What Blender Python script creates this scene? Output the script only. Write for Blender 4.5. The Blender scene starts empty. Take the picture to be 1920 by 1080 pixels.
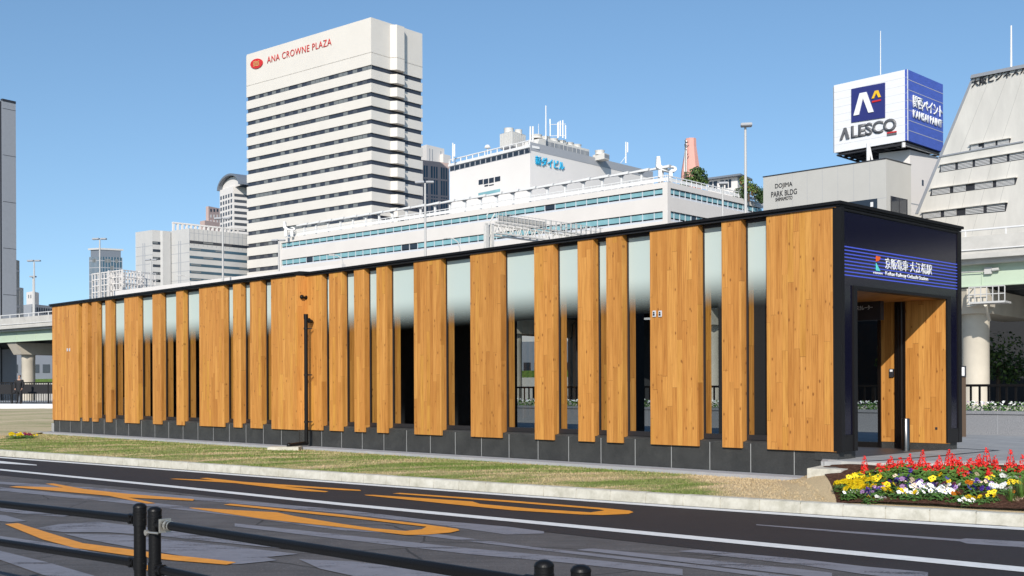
import bpy, bmesh, math, random
from mathutils import Vector, Matrix
R = math.radians
C = bpy.context.scene.collection
S = bpy.context.scene
random.seed(7)

# ------------------------------------------------------------------ camera, sky, sun
F = 2114.0; HY = 727.0; CX = 960.0; EYE = 1.65; ROLL = 0.004
cam = bpy.data.cameras.new('camera'); camo = bpy.data.objects.new('camera', cam); C.objects.link(camo)
cam.sensor_width = 36.0; cam.lens = F/1920*36.0; cam.shift_y = (HY-540)/1920.0
cam.clip_start = 0.1; cam.clip_end = 6000
ct, st = math.cos(ROLL), math.sin(ROLL)
camo.matrix_world = Matrix(((ct, st, 0, 0), (0, 0, -1, 0), (-st, ct, 0, EYE), (0, 0, 0, 1)))
S.camera = camo
S.render.resolution_x = 1920; S.render.resolution_y = 1080
SUN_AZ = Vector((0.17, 0.985)).normalized(); SUN_EL = R(29)
w = bpy.data.worlds.new('World'); S.world = w; w.use_nodes = True
nt = w.node_tree; bg = nt.nodes['Background']
sky = nt.nodes.new('ShaderNodeTexSky'); sky.sky_type = 'NISHITA'; sky.sun_disc = False
sky.sun_elevation = SUN_EL; sky.sun_rotation = math.atan2(-SUN_AZ.x, -SUN_AZ.y)
sky.altitude = 0; sky.air_density = 1.0; sky.dust_density = 0.3; sky.ozone_density = 1.6
tcw = nt.nodes.new('ShaderNodeTexCoord'); vm = nt.nodes.new('ShaderNodeVectorMath'); vm.operation = 'MULTIPLY_ADD'
vm.inputs[1].default_value = (1, 1, .9); vm.inputs[2].default_value = (0, 0, .10); vn = nt.nodes.new('ShaderNodeVectorMath'); vn.operation = 'NORMALIZE'
nt.links.new(tcw.outputs['Generated'], vm.inputs[0]); nt.links.new(vm.outputs[0], vn.inputs[0]); nt.links.new(vn.outputs[0], sky.inputs[0])
hs = nt.nodes.new('ShaderNodeHueSaturation'); hs.inputs['Saturation'].default_value = 1.12; hs.inputs['Hue'].default_value = .497
nt.links.new(sky.outputs[0], hs.inputs['Color']); nt.links.new(hs.outputs[0], bg.inputs[0]); bg.inputs[1].default_value = 0.15
sl = bpy.data.lights.new('sun', 'SUN'); sl.energy = 4.6; sl.angle = R(0.5); sl.color = (1.0, 0.945, 0.865)
slo = bpy.data.objects.new('sun', sl); C.objects.link(slo)
d = Vector((SUN_AZ.x*math.cos(SUN_EL), SUN_AZ.y*math.cos(SUN_EL), -math.sin(SUN_EL)))
slo.rotation_euler = d.to_track_quat('-Z', 'Y').to_euler(); slo.location = (0, -20, 40)
S.view_settings.view_transform = 'Standard'; S.view_settings.look = 'None'
S.view_settings.exposure = 0.0; S.view_settings.gamma = 1.0

# ------------------------------------------------------------------ pixel geometry of the photograph -> world
def ray(px, py):
    dx, dy = px-CX, HY-py
    return ((dx*ct + dy*st)/F, (-dx*st + dy*ct)/F)
def P(px, py, Y):
    a, b = ray(px, py); return Vector((a*Y, Y, EYE+b*Y))
def G(px, py, z=0.0):
    a, b = ray(px, py); Y = (z-EYE)/b; return Vector((a*Y, Y, z))
class Fr:
    """vertical plane: origin A (x,y), direction to B; s metres along, z up, o metres outward (towards camera side)"""
    def __init__(s, A, B):
        s.A = Vector((A[0], A[1])); s.d = (Vector((B[0], B[1]))-s.A); s.L = s.d.length; s.d.normalize()
        s.n = Vector((s.d.y, -s.d.x))
        if s.n.dot(s.A) > 0: s.n = -s.n
    def pt(s, u, z, o=0.0):
        q = s.A + s.d*u + s.n*o; return Vector((q.x, q.y, z))
    def hit(s, px, py, o=0.0):
        a, b = ray(px, py); A = s.A + s.n*o
        # A + d*u = (a,1)*Y
        det = s.d.x*(-1) - (-a)*s.d.y
        u = (-A.x*(-1) - (-a)*(-A.y))/det; Y = (s.d.x*(-A.y) - s.d.y*(-A.x))/det
        return u, EYE + b*Y
    def u(s, px, o=0.0): return s.hit(px, 600, o)[0]
    @property
    def d3(s): return Vector((s.d.x, s.d.y, 0))
    @property
    def n3(s): return Vector((s.n.x, s.n.y, 0))
UP = Vector((0, 0, 1))

# ------------------------------------------------------------------ materials
M = {}
def mat(name, col, rough=0.7, metal=0.0, var=0.0, vscale=3.0, bump=0.0, bscale=40.0, spec=0.5, stretch=None, coat=0.0):
    m = bpy.data.materials.new(name); m.use_nodes = True; n = m.node_tree; b = n.nodes['Principled BSDF']
    b.inputs['Base Color'].default_value = (*col, 1); b.inputs['Roughness'].default_value = rough
    b.inputs['Metallic'].default_value = metal; b.inputs['Specular IOR Level'].default_value = spec
    b.inputs['Coat Weight'].default_value = coat
    if var or bump:
        tc = n.nodes.new('ShaderNodeTexCoord'); mp = n.nodes.new('ShaderNodeMapping')
        n.links.new(tc.outputs['Object'], mp.inputs[0])
        if stretch: mp.inputs['Scale'].default_value = stretch
    if var:
        no = n.nodes.new('ShaderNodeTexNoise'); no.inputs['Scale'].default_value = vscale; no.inputs['Detail'].default_value = 8
        no.inputs['Roughness'].default_value = 0.65
        n.links.new(mp.outputs[0], no.inputs['Vector'])
        cr = n.nodes.new('ShaderNodeValToRGB'); cr.color_ramp.elements[0].position = 0.3; cr.color_ramp.elements[1].position = 0.7
        cr.color_ramp.elements[0].color = (*[c*(1-var) for c in col], 1); cr.color_ramp.elements[1].color = (*[min(1, c*(1+var)) for c in col], 1)
        n.links.new(no.outputs[0], cr.inputs[0]); n.links.new(cr.outputs[0], b.inputs['Base Color'])
    if bump:
        no = n.nodes.new('ShaderNodeTexNoise'); no.inputs['Scale'].default_value = bscale; no.inputs['Detail'].default_value = 6
        n.links.new(mp.outputs[0], no.inputs['Vector'])
        bp = n.nodes.new('ShaderNodeBump'); bp.inputs['Strength'].default_value = bump; bp.inputs['Distance'].default_value = 0.02
        n.links.new(no.outputs[0], bp.inputs['Height']); n.links.new(bp.outputs[0], b.inputs['Normal'])
    M[name] = m; return m
class NB:
    def __init__(s, m): s.n = m.node_tree; s.b = s.n.nodes['Principled BSDF']
    def node(s, t, **k):
        x = s.n.nodes.new(t)
        for a, v in k.items(): setattr(x, a, v)
        return x
    def val(s, sock, v):
        if hasattr(v, 'links') or hasattr(v, 'is_linked'): s.n.links.new(v, sock)
        else: sock.default_value = v
    def math(s, op, a, b=0.0, c=0.0, clamp=False):
        x = s.node('ShaderNodeMath', operation=op); x.use_clamp = clamp
        s.val(x.inputs[0], a); s.val(x.inputs[1], b); s.val(x.inputs[2], c); return x.outputs[0]
    def comb(s, x, y, z=0.0):
        c = s.node('ShaderNodeCombineXYZ'); s.val(c.inputs[0], x); s.val(c.inputs[1], y); s.val(c.inputs[2], z); return c.outputs[0]
    def white(s, v):
        x = s.node('ShaderNodeTexWhiteNoise'); x.noise_dimensions = '3D'; s.n.links.new(v, x.inputs['Vector']); return x.outputs['Value']
    def noise(s, v, scale=1.0, detail=4, rough=0.55):
        x = s.node('ShaderNodeTexNoise'); s.n.links.new(v, x.inputs['Vector']); x.inputs['Scale'].default_value = scale
        x.inputs['Detail'].default_value = detail; x.inputs['Roughness'].default_value = rough; return x.outputs[0]
    def mix(s, f, a, b, mode='MIX'):
        x = s.node('ShaderNodeMixRGB', blend_type=mode); s.val(x.inputs[0], f)
        s.val(x.inputs[1], a if not isinstance(a, tuple) else (*a, 1)); s.val(x.inputs[2], b if not isinstance(b, tuple) else (*b, 1)); return x.outputs[0]
    def ramp(s, f, stops):
        x = s.node('ShaderNodeValToRGB'); cr = x.color_ramp
        while len(cr.elements) < len(stops): cr.elements.new(0.5)
        for e, (p, c) in zip(cr.elements, stops): e.position = p; e.color = (*c, 1)
        s.n.links.new(f, x.inputs[0]); return x.outputs[0]
    def bump(s, h, strength=0.3, dist=0.01):
        bp = s.node('ShaderNodeBump'); bp.inputs['Strength'].default_value = strength; bp.inputs['Distance'].default_value = dist
        s.n.links.new(h, bp.inputs['Height']); s.n.links.new(bp.outputs[0], s.b.inputs['Normal'])
def wood_mat(name, bw=0.105, tone=1.0):
    m = mat(name, (0.6, 0.3, 0.06), rough=0.5, spec=0.35); k = NB(m)
    uv = k.node('ShaderNodeUVMap'); sp = k.node('ShaderNodeSeparateXYZ'); k.n.links.new(uv.outputs[0], sp.inputs[0])
    U, V = sp.outputs[0], sp.outputs[1]
    ub = k.math('DIVIDE', U, bw); col = k.math('FLOOR', ub); fu = k.math('FRACT', ub)
    r1 = k.white(k.comb(col, 3.7, 1.1))
    # board ends snap to shared heights, as on the real cladding
    vv = k.math('ADD', k.math('DIVIDE', V, k.math('ADD', 1.15, k.math('MULTIPLY', r1, 1.9))), k.math('MULTIPLY', k.white(k.comb(col, 8.1, 4.4)), 7.0))
    row = k.math('FLOOR', vv); pair = k.white(k.comb(col, row, 5.5))
    rid = k.comb(col, row, 2.2); t = k.white(rid); t2 = k.white(k.comb(row, col, 9.4))
    c = k.ramp(t, [(0.0, (0.53, 0.245, 0.055)), (0.13, (0.61, 0.295, 0.069)), (0.5, (0.68, 0.335, 0.082)), (0.8, (0.74, 0.385, 0.10)), (1.0, (0.67, 0.355, 0.068))])
    c = k.mix(k.math('MULTIPLY', t2, 0.3), c, (0.60, 0.25, 0.06))
    g = k.noise(k.comb(k.math('MULTIPLY', U, 60.0), k.math('MULTIPLY', V, 1.6), k.math('MULTIPLY', t, 40.0)), 1.0, 5, 0.6)
    c = k.mix(0.75, c, k.ramp(g, [(0.32, (0.58, 0.47, 0.36)), (0.5, (0.92, 0.88, 0.83)), (0.7, (1.04, 1.04, 1.04))]), 'MULTIPLY')
    g2 = k.noise(k.comb(k.math('MULTIPLY', U, 9.0), k.math('MULTIPLY', V, 0.9), k.math('MULTIPLY', t, 17.0)), 1.0, 3, 0.5)
    c = k.mix(0.5, c, k.ramp(g2, [(0.35, (0.78, 0.7, 0.6)), (0.6, (1, 1, 1))]), 'MULTIPLY')
    # knots
    vo = k.node('ShaderNodeTexVoronoi'); vo.feature = 'F1'; vo.inputs['Scale'].default_value = 1.0
    k.n.links.new(k.comb(k.math('MULTIPLY', U, 9.5), k.math('MULTIPLY', V, 5.0), k.math('MULTIPLY', row, 3.0)), vo.inputs['Vector'])
    kn = k.math('SUBTRACT', 1.0, k.math('MULTIPLY', vo.outputs['Distance'], 6.0), clamp=True)
    sepc = k.node('ShaderNodeSeparateColor'); k.n.links.new(vo.outputs['Color'], sepc.inputs[0])
    kn = k.math('MULTIPLY', kn, k.math('GREATER_THAN', sepc.outputs[0], 0.42))
    c = k.mix(k.math('MULTIPLY', kn, 1.9, clamp=True), c, (0.17, 0.06, 0.015))
    halo = k.math('SUBTRACT', 1.0, k.math('MULTIPLY', vo.outputs['Distance'], 3.2), clamp=True)
    halo = k.math('MULTIPLY', halo, k.math('GREATER_THAN', sepc.outputs[0], 0.42))
    c = k.mix(k.math('MULTIPLY', halo, 0.4), c, (0.45, 0.19, 0.04))
    # joints
    ed = k.math('MINIMUM', fu, k.math('SUBTRACT', 1.0, fu)); j = k.math('LESS_THAN', ed, 0.022)
    vr = k.math('FRACT', vv); ej = k.math('MULTIPLY', k.math('LESS_THAN', vr, 0.004), k.math('GREATER_THAN', pair, 0.3))
    j2 = k.math('MAXIMUM', k.math('MULTIPLY', j, 0.3), k.math('MULTIPLY', ej, 0.45))
    c = k.mix(j2, c, (0.16, 0.06, 0.015))
    oi = k.node('ShaderNodeObjectInfo'); orv = k.math('ADD', k.math('MULTIPLY', oi.outputs['Random'], .13), .83)
    c = k.mix(1.0, c, k.comb(orv, k.math('MULTIPLY', orv, .965), k.math('MULTIPLY', orv, .97)), 'MULTIPLY')
    if tone != 1.0: c = k.mix(1.0, c, (tone, tone, tone), 'MULTIPLY')
    k.n.links.new(c, k.b.inputs['Base Color'])
    k.bump(k.math('SUBTRACT', g, k.math('MULTIPLY', j, 1.0)), 0.25, 0.003)
wood_mat('cedar_cladding')
wood_mat('cedar_soffit', 0.12, 0.75)
mat('black_metal', (0.010, 0.0095, 0.010), 0.42, 0.0, spec=0.28)
mat('dark_frame', (0.022, 0.02, 0.022), 0.42)
mat('black_paint', (0.007, 0.0065, 0.0065), 0.40, bump=0.12, bscale=90, spec=0.22)
mat('steel', (0.16, 0.155, 0.15), 0.30, 1.0)
mat('dark_steel', (0.12, 0.11, 0.11), 0.32, 1.0)
mat('zinc', (0.62, 0.58, 0.5), 0.4, 0.8)
mat('navy_enamel', (0.005, 0.0045, 0.016), 0.13, spec=0.45)
mat('blue_line', (0.08, 0.12, 0.66), 0.4)
mat('sign_white', (0.82, 0.82, 0.82), 0.5)
mat('logo_orange', (0.8, 0.13, 0.02), 0.5); mat('logo_cyan', (0.12, 0.70, 0.62), 0.5)
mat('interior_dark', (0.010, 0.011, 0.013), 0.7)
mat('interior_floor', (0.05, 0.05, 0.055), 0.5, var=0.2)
mat('stone_white', (0.68, 0.635, 0.59), 0.8, var=0.04, vscale=0.15)
mat('stone_cream', (0.64, 0.605, 0.55), 0.8, var=0.03, vscale=0.2)
mat('plaster_white', (0.70, 0.665, 0.63), 0.8, var=0.03, vscale=0.1)
mat('grey_panel', (0.50, 0.49, 0.47), 0.7, var=0.05, vscale=0.3)
mat('park_panel', (0.47, 0.455, 0.42), 0.7, var=0.03, vscale=0.5)
mat('metal_grey', (0.33, 0.34, 0.36), 0.5, var=0.05)
mat('pale_grey', (0.50, 0.49, 0.47), 0.6)
mat('white_paint', (0.72, 0.71, 0.69), 0.5)
mat('dirty_white', (0.60, 0.58, 0.54), 0.6, var=0.15, vscale=6)
mat('dark_glass', (0.02, 0.025, 0.035), 0.08, spec=0.7)
mat('navy_strip', (0.035, 0.04, 0.055), 0.3)
mat('hotel_curtain', (0.17, 0.18, 0.18), 0.35)
mat('hotel_pane', (0.07, 0.075, 0.085), 0.2)
mat('teal_glass', (0.21, 0.40, 0.43), 0.22, var=0.18, vscale=0.3, spec=0.6)
mat('blue_glass', (0.05, 0.10, 0.14), 0.3, var=0.35, vscale=0.06, spec=0.4)
mat('mullion', (0.55, 0.57, 0.6), 0.5)
mat('pink_paint', (0.66, 0.33, 0.27), 0.7, var=0.05, vscale=0.3)
mat('pink_stone', (0.50, 0.37, 0.33), 0.7)
mat('vault_grey', (0.16, 0.18, 0.21), 0.4)
mat('sign_red', (0.55, 0.02, 0.02), 0.5); mat('sign_gold', (0.6, 0.4, 0.15), 0.5)
mat('sign_cyan', (0.02, 0.42, 0.70), 0.5); mat('sign_dark', (0.03, 0.03, 0.035), 0.5)
mat('billboard_blue', (0.06, 0.10, 0.42), 0.4, var=0.15, vscale=0.8, stretch=(1, 1, 4))
mat('billboard_white', (0.76, 0.76, 0.77), 0.5, var=0.04, vscale=0.6, stretch=(1, 1, 4))
mat('logo_navy', (0.025, 0.03, 0.16), 0.4); mat('logo_yellow', (0.85, 0.50, 0.02), 0.5); mat('letter_grey', (0.12, 0.12, 0.125), 0.4)
mat('concrete', (0.50, 0.48, 0.44), 0.85, var=0.12, vscale=1.2, bump=0.15, bscale=30)
mat('old_concrete', (0.70, 0.665, 0.60), 0.85, var=0.12, vscale=0.35, stretch=(1, 1, 0.35))
mat('pier_concrete', (0.60, 0.54, 0.44), 0.85, var=0.1, vscale=0.6)
mat('pale_strip', (0.36, 0.36, 0.37), 0.8, var=0.08, vscale=4, bump=0.1)
mat('girder_green', (0.46, 0.55, 0.42), 0.5, var=0.05, vscale=0.3)
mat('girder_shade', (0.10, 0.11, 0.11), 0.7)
mat('asphalt_side', (0.05, 0.05, 0.052), 0.85)
mat('leaf_dark', (0.035, 0.075, 0.018), 0.6, var=0.5, vscale=2.0); mat('leaf_light', (0.10, 0.17, 0.03), 0.6, var=0.4, vscale=3)
mat('leaf_autumn', (0.20, 0.10, 0.03), 0.6, var=0.4, vscale=3)
mat('bark', (0.09, 0.06, 0.04), 0.9)
mat('salvia_red', (0.72, 0.015, 0.01), 0.55, var=0.25, vscale=30); mat('salvia_leaf', (0.085, 0.17, 0.028), 0.5, var=0.4, vscale=20)
mat('pansy_leaf', (0.07, 0.15, 0.03), 0.5, var=0.4, vscale=20)
for nme, c in dict(yellow=(0.85, 0.62, 0.01), white=(0.85, 0.85, 0.82), orange=(0.85, 0.25, 0.01), violet=(0.055, 0.02, 0.22), blue=(0.10, 0.09, 0.42),
                   magenta=(0.30, 0.01, 0.09), maroon=(0.10, 0.008, 0.03), cream=(0.80, 0.62, 0.42), heart=(0.03, 0.01, 0.02), lilac=(0.42, 0.25, 0.5)).items():
    mat('petal_'+nme, c, 0.6)
mat('cloth_black', (0.012, 0.012, 0.014), 0.8); mat('skin', (0.45, 0.26, 0.18), 0.6); mat('hair_black', (0.01, 0.009, 0.009), 0.5)
mat('line_white', (0.74, 0.74, 0.72), 0.6, var=0.10, vscale=8, bump=0.1, bscale=60)
mat('line_orange', (0.75, 0.29, 0.02), 0.6, var=0.12, vscale=6, bump=0.1, bscale=60)
mat('grey_patch', (0.20, 0.198, 0.222), 0.75, var=0.14, vscale=5, bump=0.15, bscale=60)
def worn(name, lo, hi, scale):
    k = NB(M[name]); tc = k.node('ShaderNodeTexCoord'); mp = k.node('ShaderNodeMapping'); k.n.links.new(tc.outputs['Object'], mp.inputs[0]); mp.inputs['Rotation'].default_value = (0, 0, R(40)); mp.inputs['Scale'].default_value = (.35, 1.6, 1)
    a = k.noise(mp.outputs[0], scale, 9, .72); b = k.noise(tc.outputs['Object'], 55, 3, .8)
    f = k.math('ADD', a, k.math('MULTIPLY', k.math('SUBTRACT', b, .5), .35)); mr = k.node('ShaderNodeMapRange'); k.n.links.new(f, mr.inputs[0]); mr.inputs[1].default_value = lo; mr.inputs[2].default_value = hi
    k.n.links.new(mr.outputs[0], k.b.inputs['Alpha'])
worn('grey_patch', .33, .47, 2.0); worn('line_orange', .22, .34, 3.0); worn('line_white', .2, .32, 3.0)
mat('scuffed_grey', (0.26, 0.25, 0.25), 0.7, var=0.3, vscale=9)
# granite plinth
m = mat('black_granite', (0.03, 0.031, 0.031), 0.45, spec=0.35); k = NB(m)
tc = k.node('ShaderNodeTexCoord'); a = k.noise(tc.outputs['Object'], 260, 2, 0.6); b = k.noise(tc.outputs['Object'], 3.0, 5, 0.6)
c = k.ramp(a, [(0.35, (0.02, 0.021, 0.021)), (0.55, (0.05, 0.05, 0.049)), (0.75, (0.15, 0.15, 0.145))])
c = k.mix(0.6, c, k.ramp(b, [(0.3, (0.6, 0.6, 0.6)), (0.7, (1.3, 1.3, 1.25))]), 'MULTIPLY'); k.n.links.new(c, k.b.inputs['Base Color'])
mat('granite_joint', (0.33, 0.33, 0.32), 0.8)
m = mat('grey_granite', (0.2, 0.2, 0.21), 0.6); k = NB(m)
tc = k.node('ShaderNodeTexCoord'); a = k.noise(tc.outputs['Object'], 60, 3, 0.7)
c = k.ramp(a, [(0.3, (0.15, 0.155, 0.165)), (0.5, (0.23, 0.235, 0.25)), (0.72, (0.33, 0.33, 0.34))]); k.n.links.new(c, k.b.inputs['Base Color'])
# asphalt
def asphalt(name, lo, hi, patch):
    m = mat(name, hi, 0.82, spec=0.3); k = NB(m); tc = k.node('ShaderNodeTexCoord')
    a = k.noise(tc.outputs['Object'], 90, 3, 0.7); b = k.noise(tc.outputs['Object'], 0.9, 6, 0.65)
    mp = k.node('ShaderNodeMapping'); k.n.links.new(tc.outputs['Object'], mp.inputs[0]); mp.inputs['Rotation'].default_value = (0, 0, R(40)); mp.inputs['Scale'].default_value = (0.25, 7, 1)
    st_ = k.noise(mp.outputs[0], 1.0, 5, 0.6)
    c = k.ramp(a, [(0.3, lo), (0.62, hi), (0.8, tuple(x*2.2 for x in hi))])
    c = k.mix(0.8, c, k.ramp(b, [(0.3, (1-patch,)*3), (0.7, (1+patch,)*3)]), 'MULTIPLY')
    c = k.mix(0.8, c, k.ramp(st_, [(0.3, (1-patch*0.7,)*3), (0.7, (1+patch*0.7,)*3)]), 'MULTIPLY')
    e = k.noise(tc.outputs['Object'], 34, 2, 0.6); c = k.mix(k.math('MULTIPLY', k.math('GREATER_THAN', e, .66), .35 if patch > .2 else .12), c, tuple(x*3.2 for x in hi))
    e2 = k.noise(tc.outputs['Object'], 17, 3, 0.6); c = k.mix(k.math('MULTIPLY', k.math('LESS_THAN', e2, .36), .45), c, lo)
    if patch > .2:
        vo = k.node('ShaderNodeTexVoronoi'); vo.feature = 'DISTANCE_TO_EDGE'; vo.inputs['Scale'].default_value = .38
        wv = k.node('ShaderNodeMixRGB'); wv.inputs[0].default_value = .12; k.n.links.new(tc.outputs['Object'], wv.inputs[1]); nz = k.node('ShaderNodeTexNoise'); nz.inputs['Scale'].default_value = 1.6; nz.inputs['Detail'].default_value = 6; k.n.links.new(tc.outputs['Object'], nz.inputs['Vector']); k.n.links.new(nz.outputs['Color'], wv.inputs[2])
        k.n.links.new(wv.outputs[0], vo.inputs['Vector']); c = k.mix(k.math('MULTIPLY', k.math('LESS_THAN', vo.outputs['Distance'], .0035), .6), c, (.015, .014, .014))
    k.n.links.new(c, k.b.inputs['Base Color']); k.bump(a, 0.5, 0.006)
asphalt('asphalt_new', (0.018, 0.0155, 0.0165), (0.036, 0.031, 0.032), 0.12)
asphalt('asphalt_old', (0.055, 0.051, 0.050), (0.125, 0.116, 0.114), 0.3)
# kerb concrete
m = mat('kerb_concrete', (0.55, 0.53, 0.46), 0.85); k = NB(m); tc = k.node('ShaderNodeTexCoord')
a = k.noise(tc.outputs['Object'], 6, 6, 0.7); b = k.noise(tc.outputs['Object'], 1.1, 4, 0.6)
c = k.ramp(a, [(0.3, (0.42, 0.40, 0.33)), (0.55, (0.58, 0.555, 0.48)), (0.75, (0.66, 0.64, 0.57))])
c = k.mix(0.5, c, k.ramp(b, [(0.3, (0.8, 0.78, 0.7)), (0.65, (1.05, 1.05, 1.05))]), 'MULTIPLY'); k.n.links.new(c, k.b.inputs['Base Color']); k.bump(a, 0.3, 0.008)
# plaza paving
m = mat('plaza_paving', (0.36, 0.36, 0.36), 0.8); k = NB(m); tc = k.node('ShaderNodeTexCoord')
mp = k.node('ShaderNodeMapping'); k.n.links.new(tc.outputs['Object'], mp.inputs[0]); mp.inputs['Rotation'].default_value = (0, 0, R(45))
br = k.node('ShaderNodeTexBrick'); k.n.links.new(mp.outputs[0], br.inputs['Vector']); br.inputs['Scale'].default_value = 1.0
br.inputs['Brick Width'].default_value = 0.6; br.inputs['Row Height'].default_value = 0.3; br.inputs['Mortar Size'].default_value = 0.006
br.inputs['Color1'].default_value = (0.36, 0.36, 0.355, 1); br.inputs['Color2'].default_value = (0.30, 0.30, 0.30, 1); br.inputs['Mortar'].default_value = (0.2, 0.2, 0.2, 1)
a = k.noise(tc.outputs['Object'], 2.0, 6, 0.6); c = k.mix(0.6, br.outputs[0], k.ramp(a, [(0.3, (0.85, 0.84, 0.82)), (0.7, (1.1, 1.1, 1.1))]), 'MULTIPLY')
k.n.links.new(c, k.b.inputs['Base Color'])
# grass
m = mat('turf', (0.16, 0.17, 0.05), 0.9, spec=0.1); k = NB(m); tc = k.node('ShaderNodeTexCoord')
mp = k.node('ShaderNodeMapping'); k.n.links.new(tc.outputs['Object'], mp.inputs[0]); mp.inputs['Rotation'].default_value = (0, 0, R(38)); mp.inputs['Scale'].default_value = (0.45, 1.7, 1)
a = k.noise(mp.outputs[0], 1.25, 7, 0.68); b = k.noise(tc.outputs['Object'], 70, 3, 0.7)
sx = k.node('ShaderNodeSeparateXYZ'); k.n.links.new(tc.outputs['Object'], sx.inputs[0])
dry = k.math('MULTIPLY', k.math('SUBTRACT', sx.outputs[0], 2.6, clamp=True), 0.35)
dry2 = k.math('MULTIPLY', k.math('SUBTRACT', k.math('SUBTRACT', -14.5, sx.outputs[0]), 0.0, clamp=True), 0.12)
f = k.math('ADD', k.math('ADD', a, k.math('MULTIPLY', k.math('SUBTRACT', b, 0.5), 0.30)), k.math('ADD', dry, dry2))
c = k.ramp(f, [(0.40, (0.20, 0.27, 0.065)), (0.50, (0.29, 0.33, 0.11)), (0.56, (0.50, 0.42, 0.21)), (0.66, (0.68, 0.53, 0.32))])
c = k.mix(0.7, c, k.ramp(b, [(0.3, (0.6, 0.6, 0.6)), (0.6, (1.1, 1.1, 1.1))]), 'MULTIPLY')
k.n.links.new(c, k.b.inputs['Base Color']); k.bump(b, 0.9, 0.03)
m = mat('soil', (0.10, 0.05, 0.03), 0.95, spec=0.1); k = NB(m); tc = k.node('ShaderNodeTexCoord')
a = k.noise(tc.outputs['Object'], 22, 6, 0.75); c = k.ramp(a, [(0.3, (0.035, 0.018, 0.012)), (0.5, (0.115, 0.055, 0.035)), (0.68, (0.20, 0.105, 0.07)), (0.8, (0.45, 0.33, 0.22))])
k.n.links.new(c, k.b.inputs['Base Color']); k.bump(a, 1.0, 0.05)
# station glass: clear pane with frosted film fading downwards (film follows the pane's own height)
def glass(name, frosted, tint=(0.9, 0.92, 0.91)):
    m = bpy.data.materials.new(name); m.use_nodes = True; n = m.node_tree; n.nodes.clear()
    out = n.nodes.new('ShaderNodeOutputMaterial'); tr = n.nodes.new('ShaderNodeBsdfTransparent'); tr.inputs[0].default_value = (*tint, 1)
    gl = n.nodes.new('ShaderNodeBsdfGlossy'); gl.inputs['Roughness'].default_value = 0.02
    fr = n.nodes.new('ShaderNodeFresnel'); ge = n.nodes.new('ShaderNodeNewGeometry'); mi = n.nodes.new('ShaderNodeMapRange')
    mi.inputs[3].default_value = 1.5; mi.inputs[4].default_value = 1/1.5; n.links.new(ge.outputs['Backfacing'], mi.inputs[0]); n.links.new(mi.outputs[0], fr.inputs[0])
    mx = n.nodes.new('ShaderNodeMixShader'); n.links.new(fr.outputs[0], mx.inputs[0]); n.links.new(tr.outputs[0], mx.inputs[1]); n.links.new(gl.outputs[0], mx.inputs[2])
    last = mx
    if frosted:
        tc = n.nodes.new('ShaderNodeTexCoord'); sp = n.nodes.new('ShaderNodeSeparateXYZ'); n.links.new(tc.outputs['Object'], sp.inputs[0])
        mr = n.nodes.new('ShaderNodeMapRange'); mr.interpolation_type = 'SMOOTHSTEP'
        mr.inputs[1].default_value = 2.92; mr.inputs[2].default_value = 3.62; mr.inputs[3].default_value = 0; mr.inputs[4].default_value = 0.94
        n.links.new(sp.outputs[2], mr.inputs[0])
        di = n.nodes.new('ShaderNodeBsdfDiffuse'); di.inputs[0].default_value = (0.50, 0.585, 0.555, 1)
        m2 = n.nodes.new('ShaderNodeMixShader'); n.links.new(mr.outputs[0], m2.inputs[0]); n.links.new(mx.outputs[0], m2.inputs[1]); n.links.new(di.outputs[0], m2.inputs[2]); last = m2
    n.links.new(last.outputs[0], out.inputs[0]); M[name] = m
glass('film_glass', True); glass('clear_glass', False, (0.5, 0.54, 0.56))

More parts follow.
